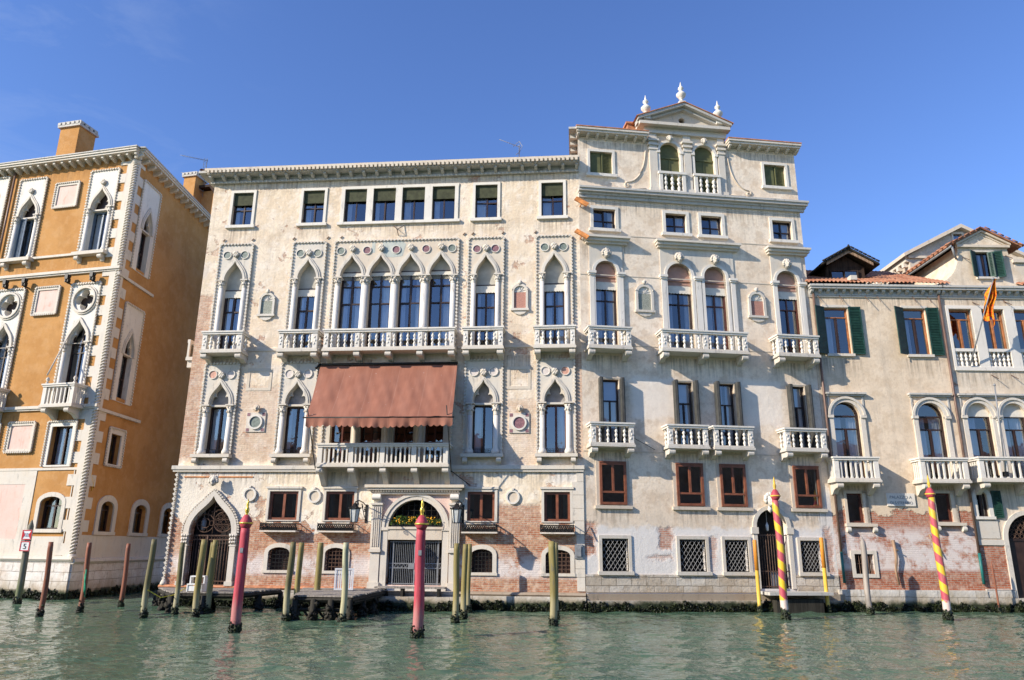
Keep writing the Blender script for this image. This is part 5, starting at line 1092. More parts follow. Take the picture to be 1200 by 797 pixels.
# beige house windows
for a, b in ((.74, 1.82), (4.40, 5.42)):
    W = MB().box(a-.1, b+.1, -.05, .02, 13.22, 13.34).box(a-.08, b+.08, -.12, .02, 10.88, 11.0).build('window', 'stone', RA)
    casement(W, a, b, 11.0, 13.2, .15, 'wood_orange', (), (.80,), .06); MB().box((a+b)/2-.04, (a+b)/2+.04, .08, .2, 11.02, 12.75).build('glazing_bar', 'wood_dark', W); curtain(W, a+.05, b-.05, 11.05, 12.75, .3, (0, 1), .45)
    louvre(W, a-.02, a+.55, 10.98, 13.24, -.04, 'shutter_green', 'shutter', None, R_(180+27))
    louvre(W, b+.02, b+.57, 10.98, 13.24, -.06, 'shutter_green', 'shutter', None, R_(-4))
def rarch(B_, c, h, zs, rise, ztop_hood=None, hood=None, beige=False, tr=(.48, .66)):
    a = [(c+h, 5.4)]+rnd(c, zs, h, rise)+[(c-h, 5.4)]; o_ = [(c+h+.20, 5.4)]+rnd(c, zs, h+.20, rise+.20)+[(c-h-.20, 5.4)]
    W = MB().band(a, o_, -.08, .02).band(rnd(c, zs, h+.14, rise+.14), rnd(c, zs, h+.24, rise+.24), -.14, -.07).box(c-h-.26, c-h, -.14, .06, zs-.1, zs+.02).box(c+h, c+h+.26, -.14, .06, zs-.1, zs+.02).build('arched_window', 'stone', B_)
    if beige: MB().add([(x, .14, z) for x, z in [(c-h, zs+.02), (c+h, zs+.02)]+rnd(c, zs, h, rise)], [tuple(range(19))]).build('lunette', 'blind', W)
    else: MB().band(rnd(c, zs, h, rise), rnd(c, zs, h-.06, rise-.06), .14, .22).build('fanlight_frame', 'wood_dark', W); MB().add([(x, .2, z) for x, z in [(c-h, zs+.02), (c+h, zs+.02)]+rnd(c, zs, h, rise)], [tuple(range(19))]).build('fanlight', 'glass', W)
    casement(W, c-h, c+h, 5.45, zs+.04, .2, 'wood_dark', (), (.78,), .07); MB().box(c-.035, c+.035, .13, .24, 5.5, 7.6).build('glazing_bar', 'wood_dark', W)
    curtain(W, c-h+.05, c+h-.05, 5.5, zs, .34, (0, 1), .46)
    return W
for c, h in RC: rarch(RA, c, h, 8.16, .62)
for c, h in RC2: rarch(RB, c, h, 8.2, .60, beige=True)
for B_, a, b in ((RA, .34, 2.14), (RA, 4.06, 5.98), (RB, 6.26, 12.4)): MB().box(a, b, -.20, .02, 9.12, 9.20).box(a+.05, b-.05, -.12, .02, 9.05, 9.12).box(a+.1, a+.17, -.04, .02, 8.2, 9.05).box(b-.17, b-.1, -.04, .02, 8.2, 9.05).build('hood', 'stone_dirty', B_)
for c in (7.91, 9.49): q = MB().lathe((c, -.02, 5.4), [(.14, 0), (.14, .1), (.1, .2), (.095, 2.5)], 12); capital(q, c, -.02, 7.9, 8.22, .1); q.build('column', 'stone', RB)
balcony(RA, .1, 2.0, 6.27, 5.20, .75, (7,), 'slim', brk=[.28, 1.82], bh=.5, emblem=False, sideN=4)
balcony(RA, 3.8, 5.82, 6.27, 5.20, .75, (7,), 'slim', brk=[3.98, 5.64], bh=.5, emblem=False, sideN=4)
balcony(RB, 6.3, 11.4, 6.32, 5.26, .8, (8, 8), 'slim', brk=[6.5, 8.3, 10.1], bh=.5, emblem=False, sideN=4)
for a, b, z0, z1 in ((.80, 1.48, 3.55, 4.8), (4.62, 5.30, 3.62, 4.84)):
    W = MB().ring(a-.12, b+.24, z0-.02, z1+.10, .12, -.04, .02, 0, .02).box(b+.0, b+.24, -.04, .02, z0, z1+.1).box(a-.2, b+.44, -.20, .02, z0-.16, z0-.03).build('window', 'stone_warm', RA)
    s = MB()
    for x in (a-.1, b+.34): scroll_bracket(s, x, .12, z0-.16, .17, .22)
    s.build('sill_bracket', 'stone', W); casement(W, a, b, z0, z1, .14, 'wood_brown', (), (), .08)
W = MB().ring(.70, 1.80, 1.32, 2.42, .15, -.05, .02).build('window', 'stone', RA); bar_grate(W, .86, 1.64, 1.46, 2.28, .03, 8, 2, .016, 'iron_rust')
for B_, x, zt in ((RA, .28, 14.0), (RA, 6.12, 14.2)):
    MB().tube([(x, -.10, zt), (x, -.10, 2.3)], .055, 8).build('drainpipe', 'pipe', B_); MB().tube([(x, -.10, 2.35), (x, -.10, 1.1)], .06, 8).build('drainpipe_foot', 'pipe_teal' if 1 else 'pipe', B_)
MB().box(0.0, 6.2, -.14, .1, -.5, .84).build('foundation', 'quay', RA); MB().box(6.2, 12.5, -.14, .1, -.5, .56).box(6.2, 7.4, -.10, .1, .5, .9).build('foundation', 'quay', RB)
# loose timbers fixed to the brick
MB().tube([(2.52, -.12, 2.85), (2.56, -.16, 2.2), (2.48, -.13, 1.6), (2.55, -.12, 1.05)], .07, 6, 0, .04).tube([(2.5, -.14, 2.5), (2.66, -.2, 2.42)], .03, 5).build('driftwood_fender', 'drift', RA)
MB().tube([(4.1, -.1, 3.1), (4.3, -.14, 2.6), (4.55, -.1, 2.2)], .05, 6, 0, .02).build('driftwood_fender', 'drift', RA)
MB().tube([(3.9, -.06, 5.1), (4.25, -.35, 4.6)], .03, 5).build('iron_stay', 'iron_rust', RA)
# gabled house details
W = MB().box(6.38, 10.7, -.06, .02, 13.22, 13.38).box(6.38, 10.7, -.08, .02, 10.28, 10.44)
for a, b in ((6.38, 6.50), (7.56, 8.02), (9.06, 9.52), (10.56, 10.7)): W.box(a, b, -.06, .2, 10.44, 13.22)
W = W.build('window_row', 'stone_clean', RB)
for a, b in ((6.5, 7.56), (8.02, 9.06), (9.52, 10.56)):
    casement(W, a, b, 11.3, 13.2, .2, 'wood_orange', (), (.76,), .07); MB().box((a+b)/2-.04, (a+b)/2+.04, .12, .25, 11.35, 12.7).build('glazing_bar', 'wood_orange', W)
    b_ = MB().box(a, b, -.04, .14, 11.18, 11.32).box(a, b, -.03, .12, 10.40, 10.50).box(a, b, .3, .33, 10.4, 11.3).build('balustrade', 'stone_clean', W)
    for k in range(5): link('baluster', BAL['bulb'], b_, None, (a+(b-a)*(k+.5)/5, .05, 10.5), None, (1, 1, .68))
MB().plate([(7.36, 16.42), (9.86, 16.42), (8.61, 17.06)], [], -.05, .1, 0, .1).build('pediment', 'wall_beige2', RB)
rk = MB().box(7.36, 9.86, -.14, .05, 16.28, 16.40)
for s_ in (-1, 1): rk.prism([(8.61, 17.06), (8.61+s_*1.3, 16.38), (8.61+s_*1.3, 16.48), (8.61, 17.16)][::-s_], -.16, .05); rk.prism([(8.61, 16.94), (8.61+s_*1.0, 16.42), (8.61+s_*1.0, 16.47), (8.61, 17.0)][::-s_], -.09, .05)
rk.build('raking_cornice', 'stone_warm', RB)
RF = MB()
for s_ in (-1, 1):
    RF.add([(8.61, -.25, 17.18), (8.61+s_*1.75, -.25, 16.26), (8.61+s_*1.75, 8, 16.26), (8.61, 8, 17.18), (8.61, -.25, 17.27), (8.61+s_*1.75, -.25, 16.35), (8.61+s_*1.75, 8, 16.35), (8.61, 8, 17.27)], [(0, 1, 2, 3), (4, 5, 6, 7), (0, 1, 5, 4), (1, 2, 6, 5)])
    for k in range(22): RF.tube([(8.61+s_*1.85, -.2+k*.38, 16.32), (8.61+s_*1.5, -.2+k*.38, 16.50)], .05, 5)
    for k in range(6): RF.tube([(8.61+s_*(.1+k*.30), -.3, 17.24-.158*k), (8.61+s_*(.34+k*.30), -.3, 17.11-.158*k)], .035, 5)
RF.build('gable_roof', 'tiles', RB)
MB().box(7.44, 7.5, .05, 8, 14.3, 16.35).box(9.74, 9.8, .05, 8, 14.3, 16.35).build('gable_side_wall', 'wall_beige2', RB)
MB().tube([(6.95, -.32, 16.22), (6.95, 8, 16.22)], .06, 6).tube([(7.0, -.3, 16.2), (7.1, -.2, 15.9), (7.3, 0, 15.7)], .05, 6).build('gutter', 'iron_grey', RB)
W = MB().box(8.1, 9.1, -.06, .02, 16.06, 16.14).box(8.1, 9.1, -.12, .02, 14.7, 14.8).build('attic_window', 'stone', RB)
casement(W, 8.2, 9.02, 14.8, 16.05, .15, 'wood_dark', (.5,), (), .05); curtain(W, 8.5, 8.9, 14.85, 16, .25, (0,), .8)
louvre(W, 8.2, 8.6, 14.78, 16.08, -.05, 'shutter_green', 'shutter', None, R_(180+30)); louvre(W, 9.02, 9.42, 14.78, 16.08, -.05, 'shutter_green', 'shutter', None, R_(-25)); louvre(W, 8.78, 9.0, 14.8, 16.05, -.02, 'shutter_green', 'shutter', None, R_(-40))
q = MB()
for x in (.5, 1.5, 2.7, 3.25, 4.9, 5.6): q.tube([(x, -.02, 13.85), (x+.02, -.30, 13.42)], .018, 4)
q.build('iron_stays', 'iron_rust', RA); q = MB()
for x, z in ((7.7, 13.55), (9.2, 13.6), (8.0, 10.1), (8.9, 10.1), (7.6, 15.8), (9.65, 15.9)): q.tube([(x, -.02, z), (x+.1, -.32, z-.25)], .018, 4)
q.build('iron_stays', 'iron_rust', RB)
a = [(6.88, 3.86)]+rnd(6.64, 4.68, .24, .24)+[(6.40, 3.86)]; o_ = [(7.06, 3.86)]+rnd(6.64, 4.68, .42, .42)+[(6.22, 3.86)]
W = MB().band(a, o_, -.06, .02).box(6.22, 7.1, -.1, .02, 3.74, 3.86).build('arched_window', 'stone_clean', RB); casement(W, 6.4, 6.88, 3.88, 4.9, .14, 'wood_dark', (.5,), (), .04)
louvre(W, 7.08, 7.46, 3.8, 4.95, -.04, 'shutter_green', 'shutter', None, R_(-8))
MB().box(6.22, 7.42, -.05, .02, 2.68, 2.90).box(6.34, 7.18, -.03, .02, 2.95, 3.68).build('stone_band', 'stone', RB)
a = [(9.5, .5)]+rnd(8.5, 2.95, 1.0, 1.0)+[(7.5, .5)]; o_ = [(9.7, .5)]+rnd(8.5, 2.95, 1.2, 1.18)+[(7.3, .5)]
D = MB().band(a, o_, -.06, .02).build('boat_door', 'stone', RB, 'dark arched boat door at the waterline'); MB().box(7.5, 9.5, .12, .2, .1, 2.88).box(7.5, 9.5, .08, .22, 2.86, 2.96).build('door_leaf', 'wood_dark', D)
g = MB()
for j in range(5):
    for i in range(10):
        x, z = 7.6+i*.2+(j % 2)*.1, 3.05+j*.18
        if (x-8.5)**2+(z-2.95)**2 < .9: circ(g, x, z, .085, .1, .014, n=8)
g.build('fanlight_scrollwork', 'iron_rust', D); MB().box(7.5, 9.5, .4, .44, 2.8, 4.0).build('hall_shade_sheet', 'interior', D)
# dormer on the beige house roof
DM = MB().box(1.5, 3.35, .95, 4.5, 14.5, 15.6).prism([(1.45, 15.58), (3.4, 15.58), (2.46, 16.2)], .95, 4.5).build('dormer', 'dormer', RA)
q = MB()
for s_ in (-1, 1):
    q.prism([(2.48, 16.32), (2.48+s_*1.38, 15.54), (2.48+s_*1.38, 15.64), (2.48, 16.43)][::-s_], .42, 5.0)
    for k in range(7): q.tube([(2.48+s_*(.05+.19*k), .38, 16.44-.108*k), (2.48+s_*(.22+.19*k), .38, 16.35-.108*k)], .045, 5)
q.lathe((2.48, .45, 16.36), [(.07, 0), (.09, .08), (.03, .22)], 6); q.build('dormer_roof', 'deck_dark', DM)
q = MB()
for s_ in (-1, 1): q.prism([(2.48, 16.17), (2.48+s_*1.12, 15.54), (2.48+s_*1.12, 15.70), (2.48, 16.33)][::-s_], .50, .56)
q.build('dormer_fascia', 'drift', DM)
casement(DM, 1.66, 3.0, 14.9, 15.42, .90, 'dormer', (.5,), (), .05)
MB().box(2.05, 2.35, -.25, .1, 14.52, 14.74).build('roof_tile_cap', 'stone', RA)
# larger gabled house behind
GH = thing('pale_gabled_house', 'pale house with wide plain gable and small attic window rising behind the curved gable', 'house', wl(FR, 8.6, 6.0), A_R)
shell(GH, 6.3, 14, -.4, 0, 'wall_back', [rect(2.68, 3.18, 19.25, 19.7)], 0, [(0, -.4), (6.3, -.4), (6.3, 18.4), (3.05, 20.05), (0, 18.4)])
q = MB()
for s_ in (-1, 1): q.prism([(3.05, 20.0), (3.05+s_*3.45, 18.22), (3.05+s_*3.45, 18.42), (3.05, 20.22)][::-s_], -.3, 14)
q.build('roof', 'stone_warm', GH); MB().box(-.1, 6.4, -.12, .02, 18.18, 18.32).box(5.75, 6.35, -.2, .02, 15, 17.9).box(5.6, 6.6, -.35, .02, 17.9, 18.1).build('cornice', 'stone_warm', GH)
q = MB().box(-.22, 0, 0, 14, 18.0, 18.35)
for k in range(22): q.box(-.25, -.02, .2+.6*k, .42+.6*k, 17.75, 18.0)
q.build('side_cornice', 'stone', GH)
W = MB().ring(2.58, 3.28, 19.15, 19.8, .1, -.05, .02).build('attic_window', 'stone_clean', GH); MB().box(2.68, 3.18, .1, .14, 19.2, 19.75).build('pane', 'glass', W)

# ================================================================== THINGS ON THE FACADES
AW = thing('awning', 'faded brick-red canvas awning stretched over the long balcony', 'awning', J, A_M)
nx, nz = 150, 30; vs = []
AX0, AX1 = -11.56, -5.42
for j in range(nz+1):
    t = j/nz
    for i in range(nx+1):
        s_ = i/nx; x = AX0+(AX1-AX0)*s_+t*(.18-.05*s_); sag = -.12*math.sin(math.pi*t)-.035*math.sin(math.pi*t)*math.cos(s_*math.pi*10)+.018*math.sin(s_*41+t*9)*t**2+.012*math.sin(s_*77-t*14)*math.sin(math.pi*t)+.010*math.sin(s_*23+t*31)
        vs.append((x, -.15-1.72*t, 10.12-2.62*t+sag+(.02 if j == 0 and int(s_*10) % 2 else 0)))
MB().add(vs, [(j*(nx+1)+i, j*(nx+1)+i+1, (j+1)*(nx+1)+i+1, (j+1)*(nx+1)+i) for j in range(nz) for i in range(nx)], 0, True).build('canopy', 'awning', AW)
MB().tube([(-11.5, -1.88, 7.49), (-5.20, -1.88, 7.47)], .035, 6).build('front_bar', 'iron', AW)
vs = []; nv = 6*24
for j in range(4):
    for i in range(nv+1):
        s_ = i/nv; x = -11.36+(6.10)*s_; ph = (s_*24) % 1; low_ = 7.07+.075*(1-math.sin(math.pi*ph)) + .03*math.sin(s_*9)
        vs.append((x, -1.90+.05*math.sin(s_*38)*j/3+.03*math.sin(s_*91)*j/3, 7.47+(low_-7.47)*j/3))
MB().add(vs, [(j*(nv+1)+i, j*(nv+1)+i+1, (j+1)*(nv+1)+i+1, (j+1)*(nv+1)+i) for j in range(3) for i in range(nv)], 0, True).build('valance', 'awning', AW)
MB().tube([(-11.32, -1.93, 7.85), (-11.12, -1.0, 5.5)], .022, 6).build('support_rod', 'iron', AW); MB().tube([(-5.52, -1.93, 7.95), (-5.40, -1.0, 5.35)], .022, 6).build('support_rod', 'iron', AW)
MB().tube([(-5.4, -1.0, 5.4), (-4.75, -.05, 4.9)], .02, 5).build('support_rod', 'iron', AW)
MB().tube([(-11.5, -.2, 10.15), (-5.4, -.2, 10.15)], .06, 8).tube([(-11.55, -.12, 10.2), (-11.8, -.12, 10.0)], .05, 5).build('roller', 'iron', AW)

def lantern(x, label):
    L = thing('wall_lantern', label, 'lantern', wl(FM, x, 0), A_M, 'lanterns flanking the water gate')
    q = MB().tube([(0, 0, 4.02), (.02, -.6, 4.14), (0, -1.2, 4.2), (0, -1.7, 4.1)], .022, 6); q.tube([(0, -.02, 3.45), (0, -.35, 3.65), (0, -.75, 4.08)], .018, 6)
    for cy, cz, r, a0 in ((-.28, 3.86, .14, 0), (-.62, 3.98, .10, 2), (-1.25, 4.06, .09, 1)): q.tube([(0, cy+r*(1-j/22)*math.cos(a0+j*.5), cz+r*(1-j/22)*math.sin(a0+j*.5)) for j in range(20)], .014, 5)
    q.box(-.05, .05, -.03, .0, 3.35, 4.1); q.tube([(0, -1.7, 4.1), (0, -1.7, 3.98)], .012, 5); q.build('bracket', 'iron', L)
    c = (0, -1.7); q = MB().lathe((0, -1.7, 3.84), [(.25, 0), (.23, .03), (.14, .09), (.10, .12), (.10, .17), (.06, .20), (.02, .24)], 6, 0, False)
    q.lathe((0, -1.7, 3.30), [(.14, 0), (.15, .03)], 6, 0, False)
    for k in range(6): a = k*math.pi/3; q.tube([(.14*math.cos(a), -1.7+.14*math.sin(a), 3.32), (.215*math.cos(a), -1.7+.215*math.sin(a), 3.85)], .013, 4)
    for k in range(6): a = k*math.pi/3; q.blob((.24*math.cos(a), -1.7+.24*math.sin(a), 3.87), .035, .2, 5)
    q.build('lantern_frame', 'iron', L); MB().lathe((0, -1.7, 3.33), [(.128, 0), (.20, .50)], 6, 0, False).build('lantern_glass', 'lantern_glass', L)
lantern(-9.12, 'black iron six-sided lantern on scroll bracket left of the water gate'); lantern(-5.02, 'black iron six-sided lantern on scroll bracket right of the water gate')
FB = thing('flower_box', 'flower box with green plants and yellow flowers on the ledge above the iron gate', 'planter', wl(FM, -6.99, -.05), A_M)
MB().box(-1.0, 1.0, -.08, .12, 3.2, 3.34).build('trough', 'iron', FB)
q = MB(); r_ = random.Random(5)
for i in range(1500):
    x = r_.uniform(-1.05, 1.05); hgt = .36*(1+.5*math.sin(x*7)*.5)*math.sqrt(max(.1, 1-(x/1.2)**2)); c = Vector((x, r_.uniform(-.2, .12), 3.28+r_.random()*hgt)); a = Vector((r_.gauss(0, 1), r_.gauss(0, 1), r_.gauss(0, 1))).normalized()*.035; b = a.cross(Vector((r_.random(), r_.random(), 1))).normalized()*.02
    q.add([c-a, c+b, c+a, c-b], [(0, 1, 2, 3)])
q.build('foliage', 'foliage', FB); q = MB()
for i in range(70):
    x = r_.choice((r_.gauss(-.75, .14), r_.gauss(.72, .16), r_.gauss(.05, .1), r_.gauss(-.2, .1))); c = (x, -.18+r_.random()*.1, 3.34+r_.random()*.26); q.blob(c, .030, .4, 5, 0, (1, 1, .7), i)
q.build('flowers', 'flower', FB)
PQ = thing('stone_plaque', 'white stone plaque with engraved lettering on the beige wall above the brick', 'sign', wl(FR, 2.52, 0), A_R)
MB().box(0, 1.22, -.06, .01, 4.26, 4.80).build('slab', 'stone_clean', PQ)
def text(par, s_, x, y, z, size, mat, name='lettering', rot=(math.pi/2, 0, 0), ext=.004, sx=1.):
    cu = bpy.data.curves.new(name, 'FONT'); cu.body = s_; cu.size = size; cu.extrude = ext; cu.align_x = 'CENTER'; o = bpy.data.objects.new(name+'_tmp', cu); COL.objects.link(o)
    dg = bpy.context.evaluated_depsgraph_get(); me = bpy.data.meshes.new_from_object(o.evaluated_get(dg)); bpy.data.objects.remove(o); me.materials.clear(); me.materials.append(MT[mat])
    t = link(name, me, par, None, (x, y, z), rot, (sx, 1, 1)); return t
text(PQ, 'PALAZZO A', .60, -.065, 4.58, .17, 'iron_grey', sx=1.05); text(PQ, 'DI S.STEFANO', .61, -.065, 4.34, .17, 'iron_grey', sx=.92)
# flag on its pole
FL = thing('flag', 'crumpled red and gold flag hanging from tilted pole at the upper balcony', 'flag', wl(FR, 7.05, 0), A_R)
tipv, basev = Vector((.58, -1.75, 14.0)), Vector((0, -.1, 10.5))
MB().tube([basev, basev.lerp(tipv, .5), tipv], .035, 8, 0, .02).lathe(tuple(tipv), [(.03, 0), (.07, .06), (.03, .12)], 8).build('pole', 'iron_grey', FL)
vs = []; nu, nv = 24, 34
for j in range(nv+1):
    t = j/nv; pp = tipv.lerp(basev, min(t, .8)*.55)
    for i in range(nu+1):
        s_ = i/nu; w = .12+.36*math.sin(min(1, t*1.05)*1.6)**1.2; tail = (.42*max(0, t-.72)/.28)*(abs(math.sin(s_*5.5))**1.3)
        vs.append((pp.x+.02+s_*w*(1-.35*max(0, t-.8))+.03*math.sin(t*11+s_*4), pp.y-.04+.13*math.sin(s_*17+t*5)*min(1, t*2.5)+.05*math.sin(t*6), tipv.z+.05-2.0*t*.62-.62*t*s_*.6-tail))
MB().add(vs, [(j*(nu+1)+i, j*(nu+1)+i+1, (j+1)*(nu+1)+i+1, (j+1)*(nu+1)+i) for j in range(nv) for i in range(nu)], 0, True).build('cloth', 'flag', FL)
FP = thing('bare_flagpole', 'slim grey flagpole without flag leaning out from the straight-balustered balcony', 'flagpole', wl(FR, 7.1, 0), A_R)
MB().tube([(.32, -.7, 5.6), (.12, -1.25, 9.3)], .035, 8, 0, .028).lathe((.12, -1.25, 9.3), [(.03, 0), (.06, .05), (.02, .12)], 8).build('pole', 'iron_grey', FP)
MB().box(.25, .4, -.78, -.6, 5.5, 5.7).build('socket', 'iron', FP)
# television aerials
A1 = thing('tv_aerial', 'small white television aerial on the roof edge left of the pediment', 'aerial', wl(FM, -2.9, 1.5), A_M)
MB().tube([(0, 0, 20.3), (0, 0, 21.75)], .025, 6).build('mast', 'iron_white', A1)
q = MB().tube([(.08, -.1, 21.55), (-.95, -.5, 21.80)], .014, 5); q.tube([(.0, 0, 21.95), (.15, .05, 21.7), (.02, 0, 21.35), (-.15, -.1, 21.15)], .016, 5); q.tube([(0, 0, 21.95), (-.3, -.1, 21.6)], .012, 4)
for k in range(9): t = k/9; p = Vector((.0-.95*t, -.1-.4*t, 21.57+.23*t)); q.tube([p+Vector((.06, -.13, -.1)), p-Vector((.06, -.13, -.1))], .009, 4)
q.tube([(-.9, -.3, 20.55), (-.3, -.1, 20.50)], .012, 4); q.build('antenna', 'iron_white', A1)
A2 = thing('tv_aerial', 'tall lattice mast with two comb aerials beside the ochre chimney', 'aerial', (-22.4, 48.0, 1.9))
q = MB()
for dx, dy in ((-.12, 0), (.12, 0), (0, .2)): q.tube([(dx, dy, 24.5), (dx, dy, 27.6)], .014, 4)
for k in range(12): z = 24.6+k*.25; q.tube([(-.12, 0, z), (.12, 0, z+.12)], .009, 4); q.tube([(.12, 0, z+.12), (-.12, 0, z+.25)], .009, 4)
q.build('mast', 'iron_grey', A2)
for z, l in ((27.35, 1.75), (25.95, 1.5), (24.9, .5)):
    q = MB().tube([(.2, -.1, z), (-l, -.35, z+.30)], .014, 5)
    for k in range(15): t = k/15; p = Vector((.15-(l+.1)*t, -.1-.2*t, z+.3*t)); q.tube([p+Vector((0, -.16, 0)), p+Vector((0, .16, 0)) ], .008, 4); q.tube([p+Vector((0, 0, -.05)), p+Vector((0, 0, .05))], .008, 4)
    q.build('antenna', 'iron_grey', A2)

# ================================================================== WATERFRONT
def pole(label, x, y, zt, r, mat, group, lean=0., tip='flat', name='mooring_pole', rb=None):
    P = thing(name, label, 'mooring pole', (x, y, 0), random.uniform(0, 6), group); rr = random.Random(int(x*100)); n = 14; rows = 16
    vs = []; rb = rb or r*1.08; bx, by = rr.uniform(-.035, .035), rr.uniform(-.03, .03)
    for j in range(rows+1):
        t = j/rows; z = -.8+(zt+.8)*t
        for k in range(n):
            a = 2*math.pi*k/n; q = (rb+(r-rb)*t)*(1+.025*math.sin(a*3+z)+.015*math.sin(z*5+x)+rr.uniform(-.01, .01))
            if tip == 'point' and t > .93: q *= max(.12, 1-(t-.93)/.07*.85)
            if tip == 'flat' and t == 1: q *= .9
            vs.append((q*math.cos(a)+bx*math.sin(z*2), q*math.sin(a)+by*math.sin(z*1.7), z))
    m = MB().add(vs, [(j*n+k, j*n+(k+1) % n, (j+1)*n+(k+1) % n, (j+1)*n+k) for j in range(rows) for k in range(n)]+[tuple(rows*n+k for k in range(n))], 0, True)
    m.build('shaft', mat, P)
    al = MB()
    for k in range(90):
        a = rr.uniform(0, 6.28); z = abs(rr.gauss(0, .13)); c = Vector((rb*1.05*math.cos(a), rb*1.05*math.sin(a), z)); al.blob(tuple(c), rr.uniform(.02, .05), .5, 5, 0, (1, 1, .8), k)
    al.build('seaweed_collar', 'algae', P); return P
def fancy(P, zt, r, ball, rim, tipm):
    MB().lathe((0, 0, zt+.05), [(r*1.44, 0), (r*1.52, .02), (r*1.48, .05)], 16).build('rim', rim, P)
    MB().lathe((0, 0, zt-.06), [(r*1.0, 0), (r*1.15, .05), (r*1.42, .11), (r*1.42, .15), (r*1.2, .22), (r*.8, .32), (r*.42, .38)], 16).build('cap', ball, P)
    MB().lathe((0, 0, zt+.31), [(r*.42, 0), (r*.30, .03), (r*.38, .08), (r*.50, .14), (r*.40, .20), (r*.26, .24), (r*.32, .30), (r*.22, .38), (r*.06, .48)], 12).build('finial', tipm, P)
OL = 'olive green mooring poles'; BRN = 'brown mooring poles left of the palace'
poles = [('slim brown mooring pole nearest to the speed limit sign', -15.80, 26.35, 2.46, .082, 'p_brown', BRN), ('slim brown mooring pole with green rope, middle of three', -15.60, 28.40, 2.45, .085, 'p_brown', BRN),
 ('slim brown mooring pole farthest right of the three brown ones', -15.35, 30.80, 2.43, .085, 'p_brown', BRN), ('olive mooring pole standing alone at the mouth of the side canal', -12.46, 26.67, 2.58, .095, 'p_olive2', OL),
 ('dull olive pole in front of left jamb of pointed water door', -11.95, 27.92, 2.48, .085, 'p_olive2', OL), ('bright olive pole in front of pointed water door, front of the cluster', -10.80, 26.90, 2.59, .105, 'p_olive', OL),
 ('thin olive pole behind the cluster at pointed water door, with hanging fender', -11.55, 29.6, 2.5, .075, 'p_olive', OL), ('stout olive pole at right of the cluster by pointed water door', -11.01, 28.51, 2.59, .10, 'p_olive', OL),
 ('dark olive pole at front left corner of the middle jetty', -7.48, 26.23, 2.53, .10, 'p_olive2', OL), ('olive pole just behind left corner of the middle jetty', -7.79, 28.48, 2.52, .10, 'p_olive', OL),
 ('short-looking olive pole rising through the back of the middle jetty', -7.42, 29.9, 2.53, .12, 'p_olive', OL), ('pale green mooring pole at front right corner of the middle jetty', -5.49, 25.70, 2.52, .10, 'p_pale', OL),
 ('olive pole right of the water gate, front one of three', -1.80, 25.95, 2.53, .10, 'p_olive', OL), ('olive pole right of the water gate, middle of three', -1.60, 27.21, 2.51, .095, 'p_olive', OL),
 ('olive pole right of the water gate, rearmost of three', -1.60, 30.0, 2.53, .09, 'p_olive', OL), ('thick olive pole before the rightmost ground-floor grate of gothic palace', 1.41, 25.37, 2.62, .115, 'p_olive', OL),
 ('thin dark pole half hidden behind the thick olive one', 1.63, 27.07, 2.59, .07, 'p_olive2', OL)]
for p in poles: pole(*p)
for lab, x, y, zt in (('yellow pole with orange top left of the red and yellow pole', 10.04, 31.3, 2.75), ('yellow pole with orange top at right end of the landing slab', 12.91, 31.6, 2.87)):
    P = pole(lab, x, y, zt, .075, 'p_yellow', 'yellow mooring poles'); MB().lathe((0, 0, zt-1.15), [(.083, 0), (.082, 1.17), (.05, 1.2)], 14).build('painted_top', 'p_orange', P)
pole('bare grey pointed wooden pole in front of the exposed brick', 14.30, 30.96, 2.95, .11, 'p_driftgrey', 'bare wooden poles', tip='point'); pole('thin rusty stick standing in water near the dark boat door', 19.9, 31.7, 2.05, .035, 'p_brown', 'bare wooden poles', tip='point')
for lab, x, y, zt in (('tall crimson mooring pole with gilt tip left of the middle jetty', -7.95, 22.80, 2.97), ('tall crimson mooring pole with gilt tip before the water gate', -2.52, 21.54, 2.95)):
    P = pole(lab, x, y, zt, .135, 'p_red', 'crimson poles with gilded tips', rb=.155); P.rotation_euler.z = 0; fancy(P, zt, .135, 'p_redcap' if 0 else 'p_red', 'gold', 'gold'); MB().box(-.045, .045, -.15, -.13, zt-.78, zt-.64).build('crest_plate', 'iron_grey', P)
for lab, x, y, zt in (('red and yellow spiral-striped pole before the arched water door', 9.95, 28.17, 4.28), ('red and yellow spiral-striped pole before the exposed brick wall', 15.92, 28.41, 4.42)):
    P = pole(lab, x, y, zt, .125, 'stripe', 'red and yellow striped poles', rb=.14); fancy(P, zt, .125, 'p_red', 'p_yellow', 'p_yellow')
# speed-limit sign pole
SP = pole('old grey-green wooden pole carrying two square red-edged boat signs', -19.95, 31.61, 3.35, .12, 'p_grey', None, tip='point', name='sign_pole'); SP['category'] = 'sign pole'; SP.rotation_euler.z = 0
def board(zc, s_, xo):
    b = MB().box(xo-.20, xo+.20, -.17, -.145, zc-.20, zc+.20).build('sign_board', 'white_paint', SP); MB().ring(xo-.195, xo+.195, zc-.195, zc+.195, .035, -.178, -.168).build('red_border', 'p_redpaint', b); return b
MT['p_redpaint'] = simple('red_sign_paint', (.55, .02, .03), .4, .05, 4); MT['black_paint'] = simple('black_paint', (.015, .015, .02), .5, .1, 4); MT['blue_grey'] = simple('sign_blue_grey', (.25, .27, .42), .5, .05)
b = board(2.74, 0, .0); q = MB().prism([(-.16, 2.89), (-.07, 2.74), (-.16, 2.59)], -.179, -.168).prism([(.16, 2.59), (.07, 2.74), (.16, 2.89)], -.179, -.168); q.build('red_triangles', 'p_redpaint', b)
q = MB()
for zz in (2.69, 2.74, 2.79): q.tube([(-.08+.016*i, -.178, zz+.014*math.sin(i*1.3)) for i in range(11)], .008, 4)
